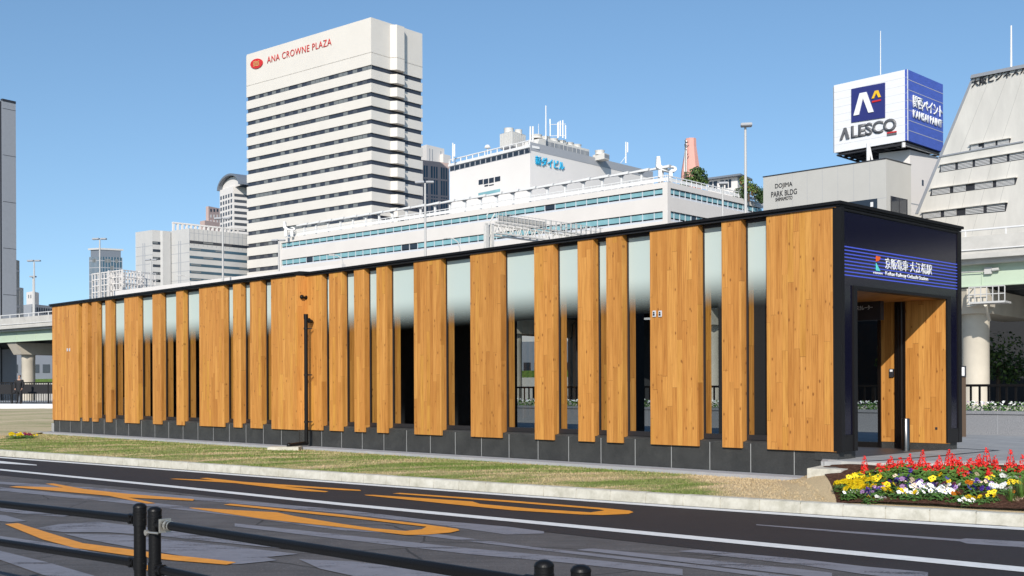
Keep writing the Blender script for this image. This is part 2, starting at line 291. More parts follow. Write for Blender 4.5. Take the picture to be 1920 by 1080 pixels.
# ------------------------------------------------------------------ mesh builder
OFF = {}
def V3(p): return Vector(p)
class MB:
    def __init__(s): s.v = []; s.f = []; s.m = []; s.uv = []
    def poly(s, pts, m=0, uv=None):
        i = len(s.v); s.v += [Vector(p) for p in pts]; s.f.append(list(range(i, i+len(pts)))); s.m.append(m); s.uv.append(uv)
    def box(s, o, a, b, c, m=0, uvu=0.0):
        o, a, b, c = V3(o), V3(a), V3(b), V3(c); q = [o, o+a, o+a+b, o+b, o+c, o+a+c, o+a+b+c, o+b+c]
        la, lb, z0 = a.length, b.length, o.z; h = c.length
        i = len(s.v); s.v += q
        fs = [((0, 3, 2, 1), None), ((4, 5, 6, 7), None)]
        for f, u0, L in (((0, 1, 5, 4), uvu, la), ((1, 2, 6, 5), uvu+la, lb), ((2, 3, 7, 6), uvu+la+lb, la), ((3, 0, 4, 7), uvu+2*la+lb, lb)):
            fs.append((f, [(u0, z0), (u0+L, z0), (u0+L, z0+h), (u0, z0+h)]))
        for f, uv in fs: s.f.append([i+k for k in f]); s.m.append(m); s.uv.append(uv)
    def cbox(s, cx, cy, z0, sx, sy, h, m=0): s.box((cx-sx/2, cy-sy/2, z0), (sx, 0, 0), (0, sy, 0), (0, 0, h), m)
    def prism(s, pts, ex, m=0, mside=None):
        pts = [V3(p) for p in pts]; ex = V3(ex); n = len(pts); i = len(s.v); s.v += pts + [p+ex for p in pts]
        ms = m if mside is None else mside
        s.f.append([i+k for k in range(n)][::-1]); s.m.append(m); s.uv.append(None)
        s.f.append([i+n+k for k in range(n)]); s.m.append(m); s.uv.append(None)
        for k in range(n): s.f.append([i+k, i+(k+1) % n, i+n+(k+1) % n, i+n+k]); s.m.append(ms); s.uv.append(None)
    def tube(s, p0, p1, r, n=8, r1=None, m=0, cap=True):
        p0, p1 = V3(p0), V3(p1); r1 = r if r1 is None else r1; ax = (p1-p0).normalized()
        q = ax.orthogonal().normalized(); w_ = ax.cross(q); i = len(s.v)
        for p, rr in ((p0, r), (p1, r1)):
            for k in range(n):
                t = 2*math.pi*k/n; s.v.append(p + (q*math.cos(t)+w_*math.sin(t))*rr)
        for k in range(n): s.f.append([i+k, i+(k+1) % n, i+n+(k+1) % n, i+n+k]); s.m.append(m); s.uv.append(None)
        if cap:
            s.f.append([i+k for k in range(n)][::-1]); s.f.append([i+n+k for k in range(n)]); s.m += [m, m]; s.uv += [None, None]
    def path(s, pts, r, n=8, m=0):
        for a, b in zip(pts, pts[1:]): s.tube(a, b, r, n, m=m)
    def lathe(s, o, prof, n=16, m=0):
        o = V3(o); i = len(s.v)
        for r, z in prof:
            for k in range(n): t = 2*math.pi*k/n; s.v.append(o+Vector((r*math.cos(t), r*math.sin(t), z)))
        for j in range(len(prof)-1):
            for k in range(n):
                s.f.append([i+j*n+k, i+j*n+(k+1) % n, i+(j+1)*n+(k+1) % n, i+(j+1)*n+k]); s.m.append(m); s.uv.append(None)
        s.f.append([i+k for k in range(n)][::-1]); s.m.append(m); s.uv.append(None)
        s.f.append([i+(len(prof)-1)*n+k for k in range(n)]); s.m.append(m); s.uv.append(None)
    def ball(s, o, r, n=10, m=0, sz=1.0):
        prof = [(r*math.sin(math.pi*j/n)+1e-4, -r*sz*math.cos(math.pi*j/n)) for j in range(n+1)]; s.lathe(o, prof, n+4, m)
    def leaf(s, p, size, nrm, m=0, asp=0.55):
        nrm = nrm.normalized(); a = nrm.orthogonal().normalized(); a.rotate(Matrix.Rotation(random.uniform(0, 6.28), 3, nrm)); b = nrm.cross(a)
        s.poly([p-a*size, p-b*size*asp+nrm*size*0.15, p+a*size, p+b*size*asp+nrm*size*0.15], m)
    def build(s, name, mats, parent=None, smooth=False, bevel=0.0, recalc=True):
        off = OFF.get(parent.name, Vector((0, 0, 0))) if parent else Vector((0, 0, 0))
        me = bpy.data.meshes.new(name); me.from_pydata([tuple(v-off) for v in s.v], [], s.f)
        if isinstance(mats, str): mats = [mats]
        for x in mats: me.materials.append(M[x])
        me.polygons.foreach_set('material_index', s.m)
        if any(u is not None for u in s.uv):
            ul = me.uv_layers.new(name='UVMap')
            for p, u in zip(me.polygons, s.uv):
                for j, li in enumerate(p.loop_indices): ul.data[li].uv = u[j] if u else (me.vertices[p.vertices[j]].co.x, me.vertices[p.vertices[j]].co.y)
        if recalc:
            bm = bmesh.new(); bm.from_mesh(me); bmesh.ops.recalc_face_normals(bm, faces=bm.faces)
            if bevel: bmesh.ops.bevel(bm, geom=list(bm.edges), offset=bevel, segments=2, affect='EDGES', clamp_overlap=True)
            bm.to_mesh(me); bm.free()
        if smooth:
            for p in me.polygons: p.use_smooth = True
            if smooth == 'auto': me.set_sharp_from_angle(angle=R(40))
        o = bpy.data.objects.new(name, me); C.objects.link(o)
        if parent: o.parent = parent; OFF[o.name] = off
        return o
def tag(o, label, cat, group=None, kind=None):
    if kind: o['kind'] = kind
    if label: o['label'] = label
    if cat: o['category'] = cat
    if group: o['group'] = group
    return o
def thing(name, loc, label, cat, group=None):
    o = bpy.data.objects.new(name, None); o.empty_display_size = 0.2; C.objects.link(o); o.location = loc; OFF[o.name] = Vector(loc); return tag(o, label, cat, group)
def structure(o): o['kind'] = 'structure'; return o
def copy_tree(o, parent=None):
    c = o.copy(); C.objects.link(c)
    if parent: c.parent = parent
    for ch in [x for x in bpy.data.objects if x.parent == o]: copy_tree(ch, c)
    return c
def text(body, fr, px0, py0, px1, py1, m, parent=None, name='lettering', out=0.03, ext=0.02, bold=0.0, space=1.0, label=None):
    """raised letters on plane fr ; px0, py0 lower left, px1 right end, py1 top at the left end (photo pixels)"""
    cu = bpy.data.curves.new('t', 'FONT'); cu.body = body; cu.size = 1; cu.extrude = 0.0; cu.offset = bold; cu.space_character = space; cu.resolution_u = 4
    to = bpy.data.objects.new('t', cu); C.objects.link(to); bpy.context.view_layer.update()
    me = bpy.data.meshes.new_from_object(to.evaluated_get(bpy.context.evaluated_depsgraph_get())); bpy.data.objects.remove(to)
    xs = [v.co.x for v in me.vertices]; ys = [v.co.y for v in me.vertices]
    u0, z0 = fr.hit(px0, py0); u1 = fr.u(px1); z1 = fr.hit(px0, py1)[1]
    x0, x1, y0, y1 = min(xs), max(xs), min(ys), max(ys)
    bm = bmesh.new(); bm.from_mesh(me)
    r = bmesh.ops.extrude_face_region(bm, geom=list(bm.faces))
    for g in r['geom']:
        if isinstance(g, bmesh.types.BMVert): g.co.z = ext
    off = OFF.get(parent.name, Vector((0, 0, 0))) if parent else Vector((0, 0, 0))
    for v in bm.verts:
        v.co = fr.pt(u0+(v.co.x-x0)/(x1-x0)*(u1-u0), z0+(v.co.y-y0)/(y1-y0)*(z1-z0), out+v.co.z) - off
    bmesh.ops.recalc_face_normals(bm, faces=bm.faces); bm.to_mesh(me); bm.free()
    me.materials.clear(); me.materials.append(M[m]); me.name = name
    o = bpy.data.objects.new(name, me); C.objects.link(o)
    if parent: o.parent = parent; OFF[o.name] = off
    if label: o['label'] = label
    return o
def fpoly(mb, fr, pts, out, th, m=0):
    """raised flat shape on plane fr, outline in photo pixels"""
    q = [fr.pt(*fr.hit(x, y), out) for x, y in pts]; mb.prism(q, fr.n3*th, m)

# ================================================================== GROUND
def interp(pts, x):
    if x <= pts[0][0]: a, b = pts[0], pts[1]
    elif x >= pts[-1][0]: a, b = pts[-2], pts[-1]
    else:
        for a, b in zip(pts, pts[1:]):
            if a[0] <= x <= b[0]: break
    return a[1]+(b[1]-a[1])*(x-a[0])/(b[0]-a[0])
KPX = [(0, 855.5), (320, 879), (640, 903), (960, 926.5), (1280, 948.7), (1580, 968.5), (1920, 988.5)]
KB = [(G(x, y).x, G(x, y).y) for x, y in KPX]
def kY(X): return interp(KB, X)
KD = 0.27                                                            # kerb width measured along Y
FLW = Fr((-15.08, 36.93), (-5.1, 26.95)); FRW = Fr((-4.5, 26.67), (4.89, 17.0))
EF = Fr((4.93, 16.97), (7.86, 19.76))
def roadpoly(mb, pts, z):                                            # flat sheet on the road, outline traced on the ground
    mb.poly([G(x, y, 0)+Vector((0, 0, z)) for x, y in pts])
mb = MB(); mb.poly([(-1500, -300, -0.35), (1500, -300, -0.35), (1500, 3500, -0.35), (-1500, 3500, -0.35)])
structure(mb.build('ground', 'asphalt_side'))
# the road: one sheet from the camera side to the far kerb
xs = [-60, -30, -22] + [k_[0] for k_ in KB] + [9, 16, 30]
mb = MB()
for x0, x1 in zip(xs, xs[1:]): mb.poly([(x0, -12, 0), (x1, -12, 0), (x1, kY(x1)+0.1, 0), (x0, kY(x0)+0.1, 0)])
road = structure(mb.build('road', 'asphalt_old', recalc=False))
NEWB = [(-200, 876), (0, 891.5), (320, 922), (640, 957), (960, 991), (1280, 1026.5), (1736, 1080), (2100, 1124), (2600, 1186)]
mb = MB(); far = []
for x, y in NEWB: far.append(G(x, y, 0))
for a, b in zip(far, far[1:]):
    n = 4
    for i in range(n):
        p, q = a.lerp(b, i/n), a.lerp(b, (i+1)/n)
        mb.poly([(p.x, p.y, .004), (q.x, q.y, .004), (q.x+0.0, kY(q.x)+0.05, .004), (p.x, kY(p.x)+0.05, .004)])
mb.build('new_asphalt', 'asphalt_new', road, recalc=False)
def strip(name, pts, mname, z, label=None):                          # pts: (x, y top, y bottom)
    mb = MB()
    for a, b in zip(pts, pts[1:]):
        n = 3
        for i in range(n):
            f0, f1 = i/n, (i+1)/n; L = lambda u, v, f: u+(v-u)*f
            roadpoly(mb, [(L(a[0], b[0], f0), L(a[2], b[2], f0)), (L(a[0], b[0], f1), L(a[2], b[2], f1)), (L(a[0], b[0], f1), L(a[1], b[1], f1)), (L(a[0], b[0], f0), L(a[1], b[1], f0))], z)
    o = mb.build(name, mname, road, recalc=False)
    if label: o['label'] = label
    return o
strip('white_line', [(-120, 849.5, 851.3), (0, 857.3, 859.4), (320, 880.6, 883), (640, 904.5, 907.4), (960, 928.0, 931.3), (1280, 950.3, 954), (1580, 970.3, 974.6), (1920, 990.6, 995.5), (2200, 1006, 1012)], 'line_white', .0098, 'thin white edge line along the pale kerb')
strip('white_line', [(-120, 870, 872.6), (0, 880, 882.8), (320, 911, 914.8), (640, 944, 948.8), (960, 974, 979.6), (1280, 1004.3, 1011), (1600, 1034.5, 1042.5), (1920, 1065, 1074.5), (2200, 1091, 1102)], 'line_white', .0098, 'broad white lane line across the dark asphalt')
strip('white_line', [(-60, 860.5, 867), (0, 865, 869.5), (69, 872.3, 873.5)], 'line_white', .0098, 'short pointed white line by the left kerb')
# grey painted-out patches
for pts in ([(-60, 900, 903), (0, 903.5, 908), (180, 915, 922), (400, 935, 941), (640, 956, 963), (800, 975, 982), (950, 988, 1003), (1020, 997, 1001)],
            [(-60, 908, 914), (0, 914, 920.5), (220, 936, 943), (440, 960, 968), (640, 987, 995), (800, 999, 1006), (1000, 1026.5, 1031), (1280, 1057, 1063), (1500, 1083, 1091)],
            [(440, 982, 988), (640, 1003, 1012), (880, 1029, 1040), (1060, 1045, 1056), (1280, 1068, 1080)],
            [(1083, 1031.5, 1032.5), (1110, 1029, 1035), (1280, 1046, 1055), (1500, 1068, 1080), (1560, 1075, 1088)],
            [(1272, 1034, 1035), (1310, 1031.5, 1038), (1500, 1049, 1060), (1620, 1063, 1078), (1740, 1074, 1092)],
            [(1418, 984, 985.5), (1600, 997.5, 1001), (1800, 1012, 1016), (1812, 1010.5, 1020), (1920, 1016.5, 1027.5), (2000, 1021, 1036)]):
    PZZ = globals().get('PZZ', .0045)+.0003; strip('grey_patch', pts, 'grey_patch', PZZ)
mb = MB(); gz = .0065
for poly in ([(-40, 941), (60, 953), (140, 966), (118, 970), (60, 966), (-40, 955)], [(-40, 962), (10, 967), (50, 978), (20, 980), (-40, 974)],
             [(66, 992), (110, 984), (185, 979), (300, 993), (430, 1007), (640, 1032), (800, 1052), (780, 1056), (600, 1037), (420, 1019), (300, 1006), (200, 999), (120, 999)],
             [(120, 1002), (230, 1004), (420, 1024), (560, 1040), (500, 1046), (520, 1052), (440, 1060), (380, 1050), (260, 1030), (160, 1012)],
             [(-40, 1000), (0, 1006), (110, 1022), (250, 1052), (420, 1088), (380, 1090), (240, 1062), (100, 1032), (0, 1011), (-40, 1005)],
             [(-40, 1026), (0, 1034), (90, 1056), (200, 1088), (110, 1090), (0, 1051), (-40, 1041)],
             [(560, 1050), (660, 1054), (760, 1066), (880, 1088), (700, 1090), (600, 1068)]):
    for _ in range(0):
        poly = [q for a, b in zip(poly, poly[1:]+poly[:1]) for q in ((a[0]*.75+b[0]*.25, a[1]*.75+b[1]*.25), (a[0]*.25+b[0]*.75, a[1]*.25+b[1]*.75))]
    gz += .0003; roadpoly(mb, poly, gz)
mb.build('grey_patch', 'grey_patch', road, recalc=False)
# orange guidance markings
def marking(polys, label):
    mb = MB()
    for i, p in enumerate(polys): roadpoly(mb, p, .0100+.0006*i)
    o = mb.build('orange_marking', 'line_orange', road, recalc=False); o['label'] = label
marking([[(17, 914), (30, 912.5), (140, 916), (240, 927), (364, 937), (362, 940), (240, 934), (120, 923)], [(85, 908), (100, 907.5), (180, 922), (250, 936), (292, 945), (276, 945.5), (200, 930), (140, 920)]], 'orange crossed strokes on the old asphalt above the left railing')
marking([[(318, 899), (330, 898.3), (430, 902.5), (675, 919.5), (677, 921.5), (640, 920), (420, 905.5)], [(374, 897.6), (388, 897), (480, 907), (616, 922.5), (610, 924), (560, 921), (450, 908)]], 'orange crossed strokes on the new asphalt lane')
marking([[(419, 947.5), (432, 945.6), (640, 966), (800, 985), (858, 993), (862, 996), (845, 1000), (800, 1004), (760, 1004.5), (640, 990), (497, 975), (360, 954.5), (354, 953), (368, 953.5), (520, 962), (552, 969), (640, 983.5), (700, 992), (760, 997), (790, 994), (800, 989), (640, 970.5)]], 'orange long hook mark on the old asphalt')
marking([[(736, 926.5), (750, 925.2), (960, 940), (1133, 954), (1180, 958.5), (1188, 961.5), (1178, 965), (1130, 967), (1090, 966), (960, 958), (846, 946.5), (686, 930), (683, 928.8), (700, 929), (886, 941.5), (900, 946), (1000, 955), (1107, 962), (1133, 958.5), (1125, 956.5), (960, 943.2)]], 'orange long hook mark on the new asphalt lane')
marking([[(9, 984), (34, 982.3), (90, 1000), (155, 1020), (250, 1032.5), (320, 1042), (400, 1050.5), (443, 1056), (425, 1060.5), (320, 1052), (240, 1043), (140, 1029), (80, 1013)], [(185, 1044), (200, 1042.5), (262, 1058), (318, 1072.5), (290, 1075), (240, 1062)]], 'broad orange stroke passing behind the lower rail')
# kerb of separate stones
mb = MB(); acc = 0.0
KL = [Vector((x, kY(x))) for x in ([-30, -20] + [p[0] for p in KB] + [9, 20])]
for a, b in zip(KL, KL[1:]):
    L = (b-a).length; n = max(1, round(L/0.6)); dd = (b-a)/n; nn = Vector((-dd.y, dd.x)).normalized()
    if nn.y < 0: nn = -nn
    for i in range(n):
        p = a+dd*i+dd.normalized()*0.005; e = dd-dd.normalized()*0.010
        j = random.uniform(-.003, .003)
        mb.prism([(p.x, p.y, -.1), (p.x+nn.x*.19, p.y+nn.y*.19, -.1), (p.x+nn.x*.19, p.y+nn.y*.19, .15+j), (p.x+nn.x*.035, p.y+nn.y*.035, .15+j), (p.x+nn.x*.015, p.y+nn.y*.015, .138+j)], (e.x, e.y, 0))
    p = a+nn*.02; mb.prism([(p.x, p.y, -.1), (p.x+nn.x*.15, p.y+nn.y*.15, -.1), (p.x+nn.x*.15, p.y+nn.y*.15, .143), (p.x, p.y, .125)], ((b-a).x, (b-a).y, 0))
structure(mb.build('kerb', 'kerb_concrete'))
# planted verge between kerb and building
OUTW = 0.42
def pY(X):
    if X < -15.9: return 52.0
    fr = FLW if X < -4.9 else FRW
    A = fr.A+fr.n*OUTW; u = (X-A.x)/fr.d.x
    y = A.y+fr.d.y*u
    if X > 4.2: return 15.98 if X > 5.4 else (y if X < 4.5 else 16.8-(X-4.5)*.91)
    return y
def smooth(t): t = max(0, min(1, t)); return t*t*(3-2*t)
def tz(X, Y):
    k0 = kY(X)+KD; t = (Y-k0)/max(0.3, pY(X)-k0); t = max(0, min(1, t))
    zb = 0.215+0.265*smooth((X+(17.2-Y)*.35-4.25)/.7)
    z = 0.14 + (zb-0.14)*t + 0.05*math.sin(math.pi*t)*(1 if X < 4 else 1.6)
    return z
def mz(X, Y):                                                         # the grassy rise left of the building
    k0 = kY(X)+KD; t = (Y-k0)/(58.0-k0); z = 0.14+0.52*smooth(t*1.05)+(.16+.05*math.sin(X*.7))*math.sin(math.pi*min(1, max(0, t)))+.04*math.sin(X*1.1+Y*.35)*math.sin(math.pi*min(1, max(0, t)))
    f = smooth((X+19)/3.2); return z*(1-f) + f*(0.14+0.50*smooth(t*1.05)+.08*math.sin(math.pi*min(1, max(0, t))))
def bed_hit(px, py):
    a, b = ray(px, py); lo, hi = 8.0, 40.0
    for _ in range(50):
        m_ = (lo+hi)/2
        if EYE+b*m_ > tz(a*m_, m_): lo = m_
        else: hi = m_
    return Vector((a*lo, lo, tz(a*lo, lo)))
def grid(xs, y0f, y1f, zf, n):
    mb = MB(); rows = []
    for X in xs:
        a, b = y0f(X), y1f(X); rows.append([Vector((X, a+(b-a)*j/n, zf(X, a+(b-a)*j/n)+random.uniform(-.006, .006))) for j in range(n+1)])
    base = len(mb.v)
    for r_ in rows: mb.v += r_
    for i in range(len(rows)-1):
        for j in range(n):
            q = i*(n+1)+j; mb.f.append([q, q+n+1, q+n+2, q+1]); mb.m.append(0); mb.uv.append(None)
    return mb
fx = lambda a, b, s_: [a+(b-a)*i/round((b-a)/s_) for i in range(round((b-a)/s_)+1)]
BEDX = 4.62
def bedx(Y): return 4.15+0.55*math.sin((Y-13.5)*0.9)*0.3
g = grid(fx(-15.9+0.001, 12.5, 0.25), lambda X: kY(X)+0.2, lambda X: pY(X)+0.15, tz, 14)
g.build('lawn', 'turf', smooth=True)['kind'] = 'structure'
g = grid(fx(-30, -15.2, 0.5), lambda X: kY(X)+0.2, lambda X: 58.0, mz, 28)
mat('dry_turf', (0.4, 0.33, 0.2), .9); k = NB(M['dry_turf']); tc = k.node('ShaderNodeTexCoord'); mp = k.node('ShaderNodeMapping'); k.n.links.new(tc.outputs['Object'], mp.inputs[0]); mp.inputs['Rotation'].default_value = (0, 0, R(62)); mp.inputs['Scale'].default_value = (.15, 1.2, 1)
a = k.noise(mp.outputs[0], 1.3, 8, .7); b = k.noise(tc.outputs['Object'], 14, 4, .75); f = k.math('ADD', a, k.math('MULTIPLY', k.math('SUBTRACT', b, .5), .5))
c = k.ramp(f, [(.34, (.27, .28, .11)), (.46, (.46, .38, .21)), (.6, (.60, .48, .30)), (.72, (.38, .28, .16))]); k.n.links.new(c, k.b.inputs['Base Color']); k.bump(b, .5, .04)
g.build('mound', 'dry_turf', smooth=True)['kind'] = 'structure'
# bare soil of the flower bed, its left edge curving in to the kerb
mb = MB(); nx, ny = 40, 14; rows = []
for i in range(nx+1):
    r_ = []
    for j in range(ny+1):
        f = j/ny; L0 = bed_hit(1564+56*f**0.8, 940).x + 0.0
        X = L0+(12.2-L0)*i/nx; a, b = kY(X)+0.235, pY(X)+.02; Y = a+(b-a)*f
        ed = min(1, i/2.0); r_.append(Vector((X, Y, tz(X, Y)+0.004+0.045*ed+random.uniform(-.018, .018)*ed)))
    rows.append(r_)
for r_ in rows: mb.v += r_
for i in range(nx):
    for j in range(ny): q = i*(ny+1)+j; mb.f.append([q, q+ny+1, q+ny+2, q+1]); mb.m.append(0); mb.uv.append(None)
structure(mb.build('soil', 'soil', smooth=True))
# grass blades
mb = MB()
for i in range(42000):
    X = random.uniform(-15.5, 4.1) if random.random() < .9 else random.uniform(-6, 4.1)
    k0 = kY(X)+.22; Y = random.uniform(k0, pY(X)-.02); z = tz(X, Y); h = random.uniform(.012, .035); a = random.uniform(0, 6.28); wd = .006+.0006*Y*.35
    dx, dy = math.cos(a)*wd, math.sin(a)*wd; lx, ly = random.uniform(-.02, .02), random.uniform(-.02, .02)
    gr = math.sin(X*1.3+Y*.7)+math.sin(X*.5-Y*1.9)+random.gauss(0, 1.1)+max(0, X-2)*1.2+max(0, -12-X)*.5
    mb.poly([(X-dx, Y-dy, z-.005), (X+dx, Y+dy, z-.005), (X+lx, Y+ly, z+h)], 0 if gr < .2 else 1)
mat('blade_green', (0.19, 0.265, 0.065), 0.7); mat('blade_straw', (0.52, 0.40, 0.21), 0.8)
tag(mb.build('grass', ['turf', 'turf'], recalc=False), 'patchy green and straw-coloured grass between the kerb and the building', 'grass', kind='stuff')

# plaza and pavements behind
PZ = 0.545
mb = MB()
E1 = EF.pt(EF.L, PZ); back = Vector((-FRW.d.x, -FRW.d.y))
def sheet(mb, pts, z, th=0.12): mb.prism([(x, y, z-th) for x, y in pts], (0, 0, th))
strip_end = FRW.A + FRW.d*FRW.L
sheet(mb, [(4.55, 16.62), (14, 16.62), (40, 16.62), (40, 60), (-20, 75), (-42, 90), (-30, 58.3), (-15.5, 58.3), (-15.2, 37.2), (-5.0, 27.3), (-4.3, 26.9), (4.75, 17.25)], PZ, .3)
structure(mb.build('plaza', 'plaza_paving'))
mb = MB(); 
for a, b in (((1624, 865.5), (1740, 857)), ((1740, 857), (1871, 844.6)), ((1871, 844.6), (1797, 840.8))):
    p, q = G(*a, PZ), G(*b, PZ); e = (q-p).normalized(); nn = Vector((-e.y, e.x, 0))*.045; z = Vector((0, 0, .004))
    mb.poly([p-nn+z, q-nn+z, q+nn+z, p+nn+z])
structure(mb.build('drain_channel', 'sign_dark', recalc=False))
# concrete strip at the foot of the plinth
mb = MB()
for fr, u0, u1 in ((FLW, -0.6, FLW.u(560)), (FRW, FRW.u(569), FRW.L-0.35)):
    mb.box(fr.pt(u0, .05, OUTW-.02), fr.d3*(u1-u0), -fr.n3*.42, UP*(.225 if fr is FLW else .222))
structure(mb.build('paving_strip', 'pale_strip'))

# ================================================================== STATION BUILDING
ZT = 4.362; ZB = .66
st_ = thing('station_building', (4.93, 16.97, PZ), 'long low station entrance clad in upright cedar boards with a dark navy end face', 'building')
PAN = [(97.8, 147.2), (154, 164.4), (171.8, 182.2), (197.6, 208.2), (233, 259), (285.8, 302), (330.3, 343.9), (373.5, 419.8), (436.9, 451.7), (468.8, 490), (508.3, 603.6),
       (617.2, 641.5), (663.9, 683.3), (706, 726.2), (775.9, 826.9), (882, 939.6), (1001.9, 1037.6), (1083.3, 1112.6), (1137, 1166.8), (1219, 1309), (1353.5, 1390), (1437.5, 1568)]
def frame_at(px): return FLW if px < 560 else FRW
for i, (x0, x1) in enumerate(PAN):
    mb = MB(); uu = random.uniform(0, 90); th = .035
    segs = [(x0, x1, frame_at(x0))] if i != 10 else None
    if i == 10:
        a, b, c, e = FLW.pt(FLW.u(508.3), ZB), FLW.pt(FLW.u(556), ZB), FRW.pt(FRW.u(574), ZB), FRW.pt(FRW.u(603.6), ZB)
        for p, q in ((a, b), (b, c), (c, e)):
            dr = q-p; mb.box(p, dr, Vector((.707, .707, 0))*th, UP*(ZT-ZB), uvu=uu); uu += dr.length
        fr = FRW; u1 = FRW.u(603.6)
        f0 = FLW; u0 = FLW.u(508.3)
    else:
        fr = f0 = segs[0][2]; u0, u1 = fr.u(x0), fr.u(x1)
        mb.box(fr.pt(u0, ZB), fr.d3*(u1-u0), -fr.n3*th, UP*(ZT-ZB), uvu=uu); uu += u1-u0
    if i < 21: mb.box(fr.pt(u1-.002, .765, -th-.001), -fr.n3*(.37-th), -fr.d3*.03, UP*(ZT-.765), uvu=uu)
    mb.box(f0.pt(u0+.002, .765, -th-.001), -f0.n3*(.12), f0.d3*.03, UP*(ZT-.765), uvu=uu+3)
    mb.build('wood_panel', 'cedar_cladding', st_)
# windows in the gaps
for (a0, a1), (b0, b1) in zip(PAN, PAN[1:]):
    fr = frame_at(a1); fn = frame_at(b0); u0 = fr.u(a1)
    q = fn.pt(fn.u(b0), 0); u1 = (Vector((q.x, q.y))-fr.A).dot(fr.d)+.02
    if u1-u0 < .06: u1 = u0+.06
    mf = MB(); o0 = -.15; zs, zh = .872, 4.303
    mf.box(fr.pt(u0+.001, .79, o0+.012), fr.d3*.03, -fr.n3*.03, UP*(ZT-.79))
    mf.box(fr.pt(u1-.03, .79, o0+.03), fr.d3*.03, -fr.n3*.07, UP*(ZT-.79))
    mf.box(fr.pt(u0+.031, .79, o0+.028), fr.d3*(u1-u0-.061), -fr.n3*.066, UP*(zs-.79))
    mf.box(fr.pt(u0+.031, zh, o0+.028), fr.d3*(u1-u0-.061), -fr.n3*.066, UP*(ZT-zh))
    wn = mf.build('window_frame', 'dark_frame', st_)
    mg = MB(); p = fr.pt(u0+.031, zs, o0); q = fr.pt(u1-.03, zs, o0); mg.poly([p, q, q+UP*(zh-zs), p+UP*(zh-zs)])
    g_ = mg.build('pane', 'film_glass', wn, recalc=False)
# pane material reads absolute height: panes are children placed from the root, so lift the ramp by the root height
for nd in M['film_glass'].node_tree.nodes:
    if nd.type == 'MAP_RANGE': nd.inputs[1].default_value -= PZ; nd.inputs[2].default_value -= PZ
for xa, xb, ya, yb in ((500.5, 511, 748, 786), (465, 470, 748, 787), (231, 233.5, 745, 772)):
    mb = MB(); u0, z0 = FLW.hit(xa, yb, -.5); u1, z1 = FLW.hit(xb, ya, -.5); mb.box(FLW.pt(u0, PZ+.1, -.5), FLW.d3*(u1-u0), -FLW.n3*.1, UP*(z1-PZ-.1)); mb.build('inner_panel', 'white_paint', st_)
# plinth
mb = MB(); mj = MB()
for fr, u0, u1 in ((FLW, .06, FLW.u(556)), (FRW, FRW.u(574), FRW.L-.02)):
    prof = [(-.05, .12), (-.05, .745), (-.062, .757), (-.18, .80), (-.60, .80), (-.60, .12)]
    mb.prism([fr.pt(u0, z, o) for o, z in prof], fr.d3*(u1-u0), 0)
for px in (140, 151, 158, 180, 200, 222, 245, 269, 292, 317, 342, 370):
    pass
for fr, u0, u1 in ((FLW, .5, FLW.u(556)), (FRW, FRW.u(574)+.35, FRW.L)):
    u = u0 if fr is FLW else FRW.u(1485)-.8*20
    while u < u1:
        if u > u0-.3: mj.box(fr.pt(u-.006, .2, -.047), fr.d3*.012, -fr.n3*.01, UP*.535)
        u += .8
p, q = FLW.pt(FLW.u(556)-.01, .12, -.052), FRW.pt(FRW.u(574)+.01, .12, -.052)
mb.box(p, q-p, Vector((.3, .3, 0)), UP*.62)
pl = mb.build('plinth', 'black_granite', st_); mj.build('joint', 'granite_joint', pl)
# roof
def poly_out(o):
    a = FLW.pt(-.02, 0, o+.03); b = FLW.pt(FLW.u(556), 0, o+.03); c = FRW.pt(FRW.u(574), 0, o+.02); e = FRW.pt(FRW.L, 0, o)
    cr = Vector((4.93, 16.97, 0))+FRW.n3*o+EF.n3*o; c2 = EF.pt(EF.L, 0, o)+EF.d3*o
    return [a, b, c, cr, c2, c2-FRW.d3*13.8, a+Vector((.707, .707, 0))*4.1]
mb = MB()
mb.prism([p+UP*4.36 for p in poly_out(.018)], UP*.035); mb.prism([p+UP*4.3955 for p in poly_out(.05)], UP*.045)
mb.prism([p+UP*4.441 for p in poly_out(-.12)], UP*.03)
rf = mb.build('roof', 'black_metal', st_)
mb = MB()
for fr, u0, u1 in ((FLW, 0, FLW.u(556)), (FRW, FRW.u(574), FRW.L)): mb.box(fr.pt(u0, 4.352, .03), fr.d3*(u1-u0), -fr.n3*.012, UP*.012)
mb.build('drip_edge', 'dark_frame', rf)
# end face frame
def erect(mb, px0, px1, z0, z1, o, th, m=0):
    u0, u1 = EF.u(px0), EF.u(px1); mb.box(EF.pt(u0, z0, o), EF.d3*(u1-u0), -EF.n3*th, UP*(z1-z0), m)
ztop = EF.hit(1577.5, 394)[1]; zop = EF.hit(1600, 538)[1]
mb = MB()
mb.box(FRW.pt(FRW.u(1568)+.004, .66, .01), FRW.d3*(FRW.L-FRW.u(1568)+.09), -FRW.n3*.10, UP*(4.35-.66))
erect(mb, 1573, 1577.5, .665, 4.348, .02, .12); erect(mb, 1795, 1801, .665, 4.348, .02, .12)
erect(mb, 1577.5, 1795, ztop, 4.346, .018, .12)
fm = mb.build('end_frame', 'black_metal', st_)
mb = MB(); erect(mb, 1577.5, 1795, zop+.02, ztop-.002, .0, .08); hd = mb.build('fascia_panel', 'navy_enamel', st_)
zl = EF.hit(1590, 815)[1]
mb = MB(); erect(mb, 1580, 1597.5, zl, zop+.018, .0, .08); mb.build('leg_panel', 'navy_enamel', st_)
mb = MB(); erect(mb, 1781, 1794, zl, zop+.018, .0, .08); mb.build('leg_panel', 'navy_enamel', st_)
mb = MB()
erect(mb, 1598, 1604.5, .665, zop+.02, .03, .16); erect(mb, 1773, 1780, .665, zop+.02, .03, .16); erect(mb, 1604.5, 1773, zop-.03, zop+.02, .03, .16)
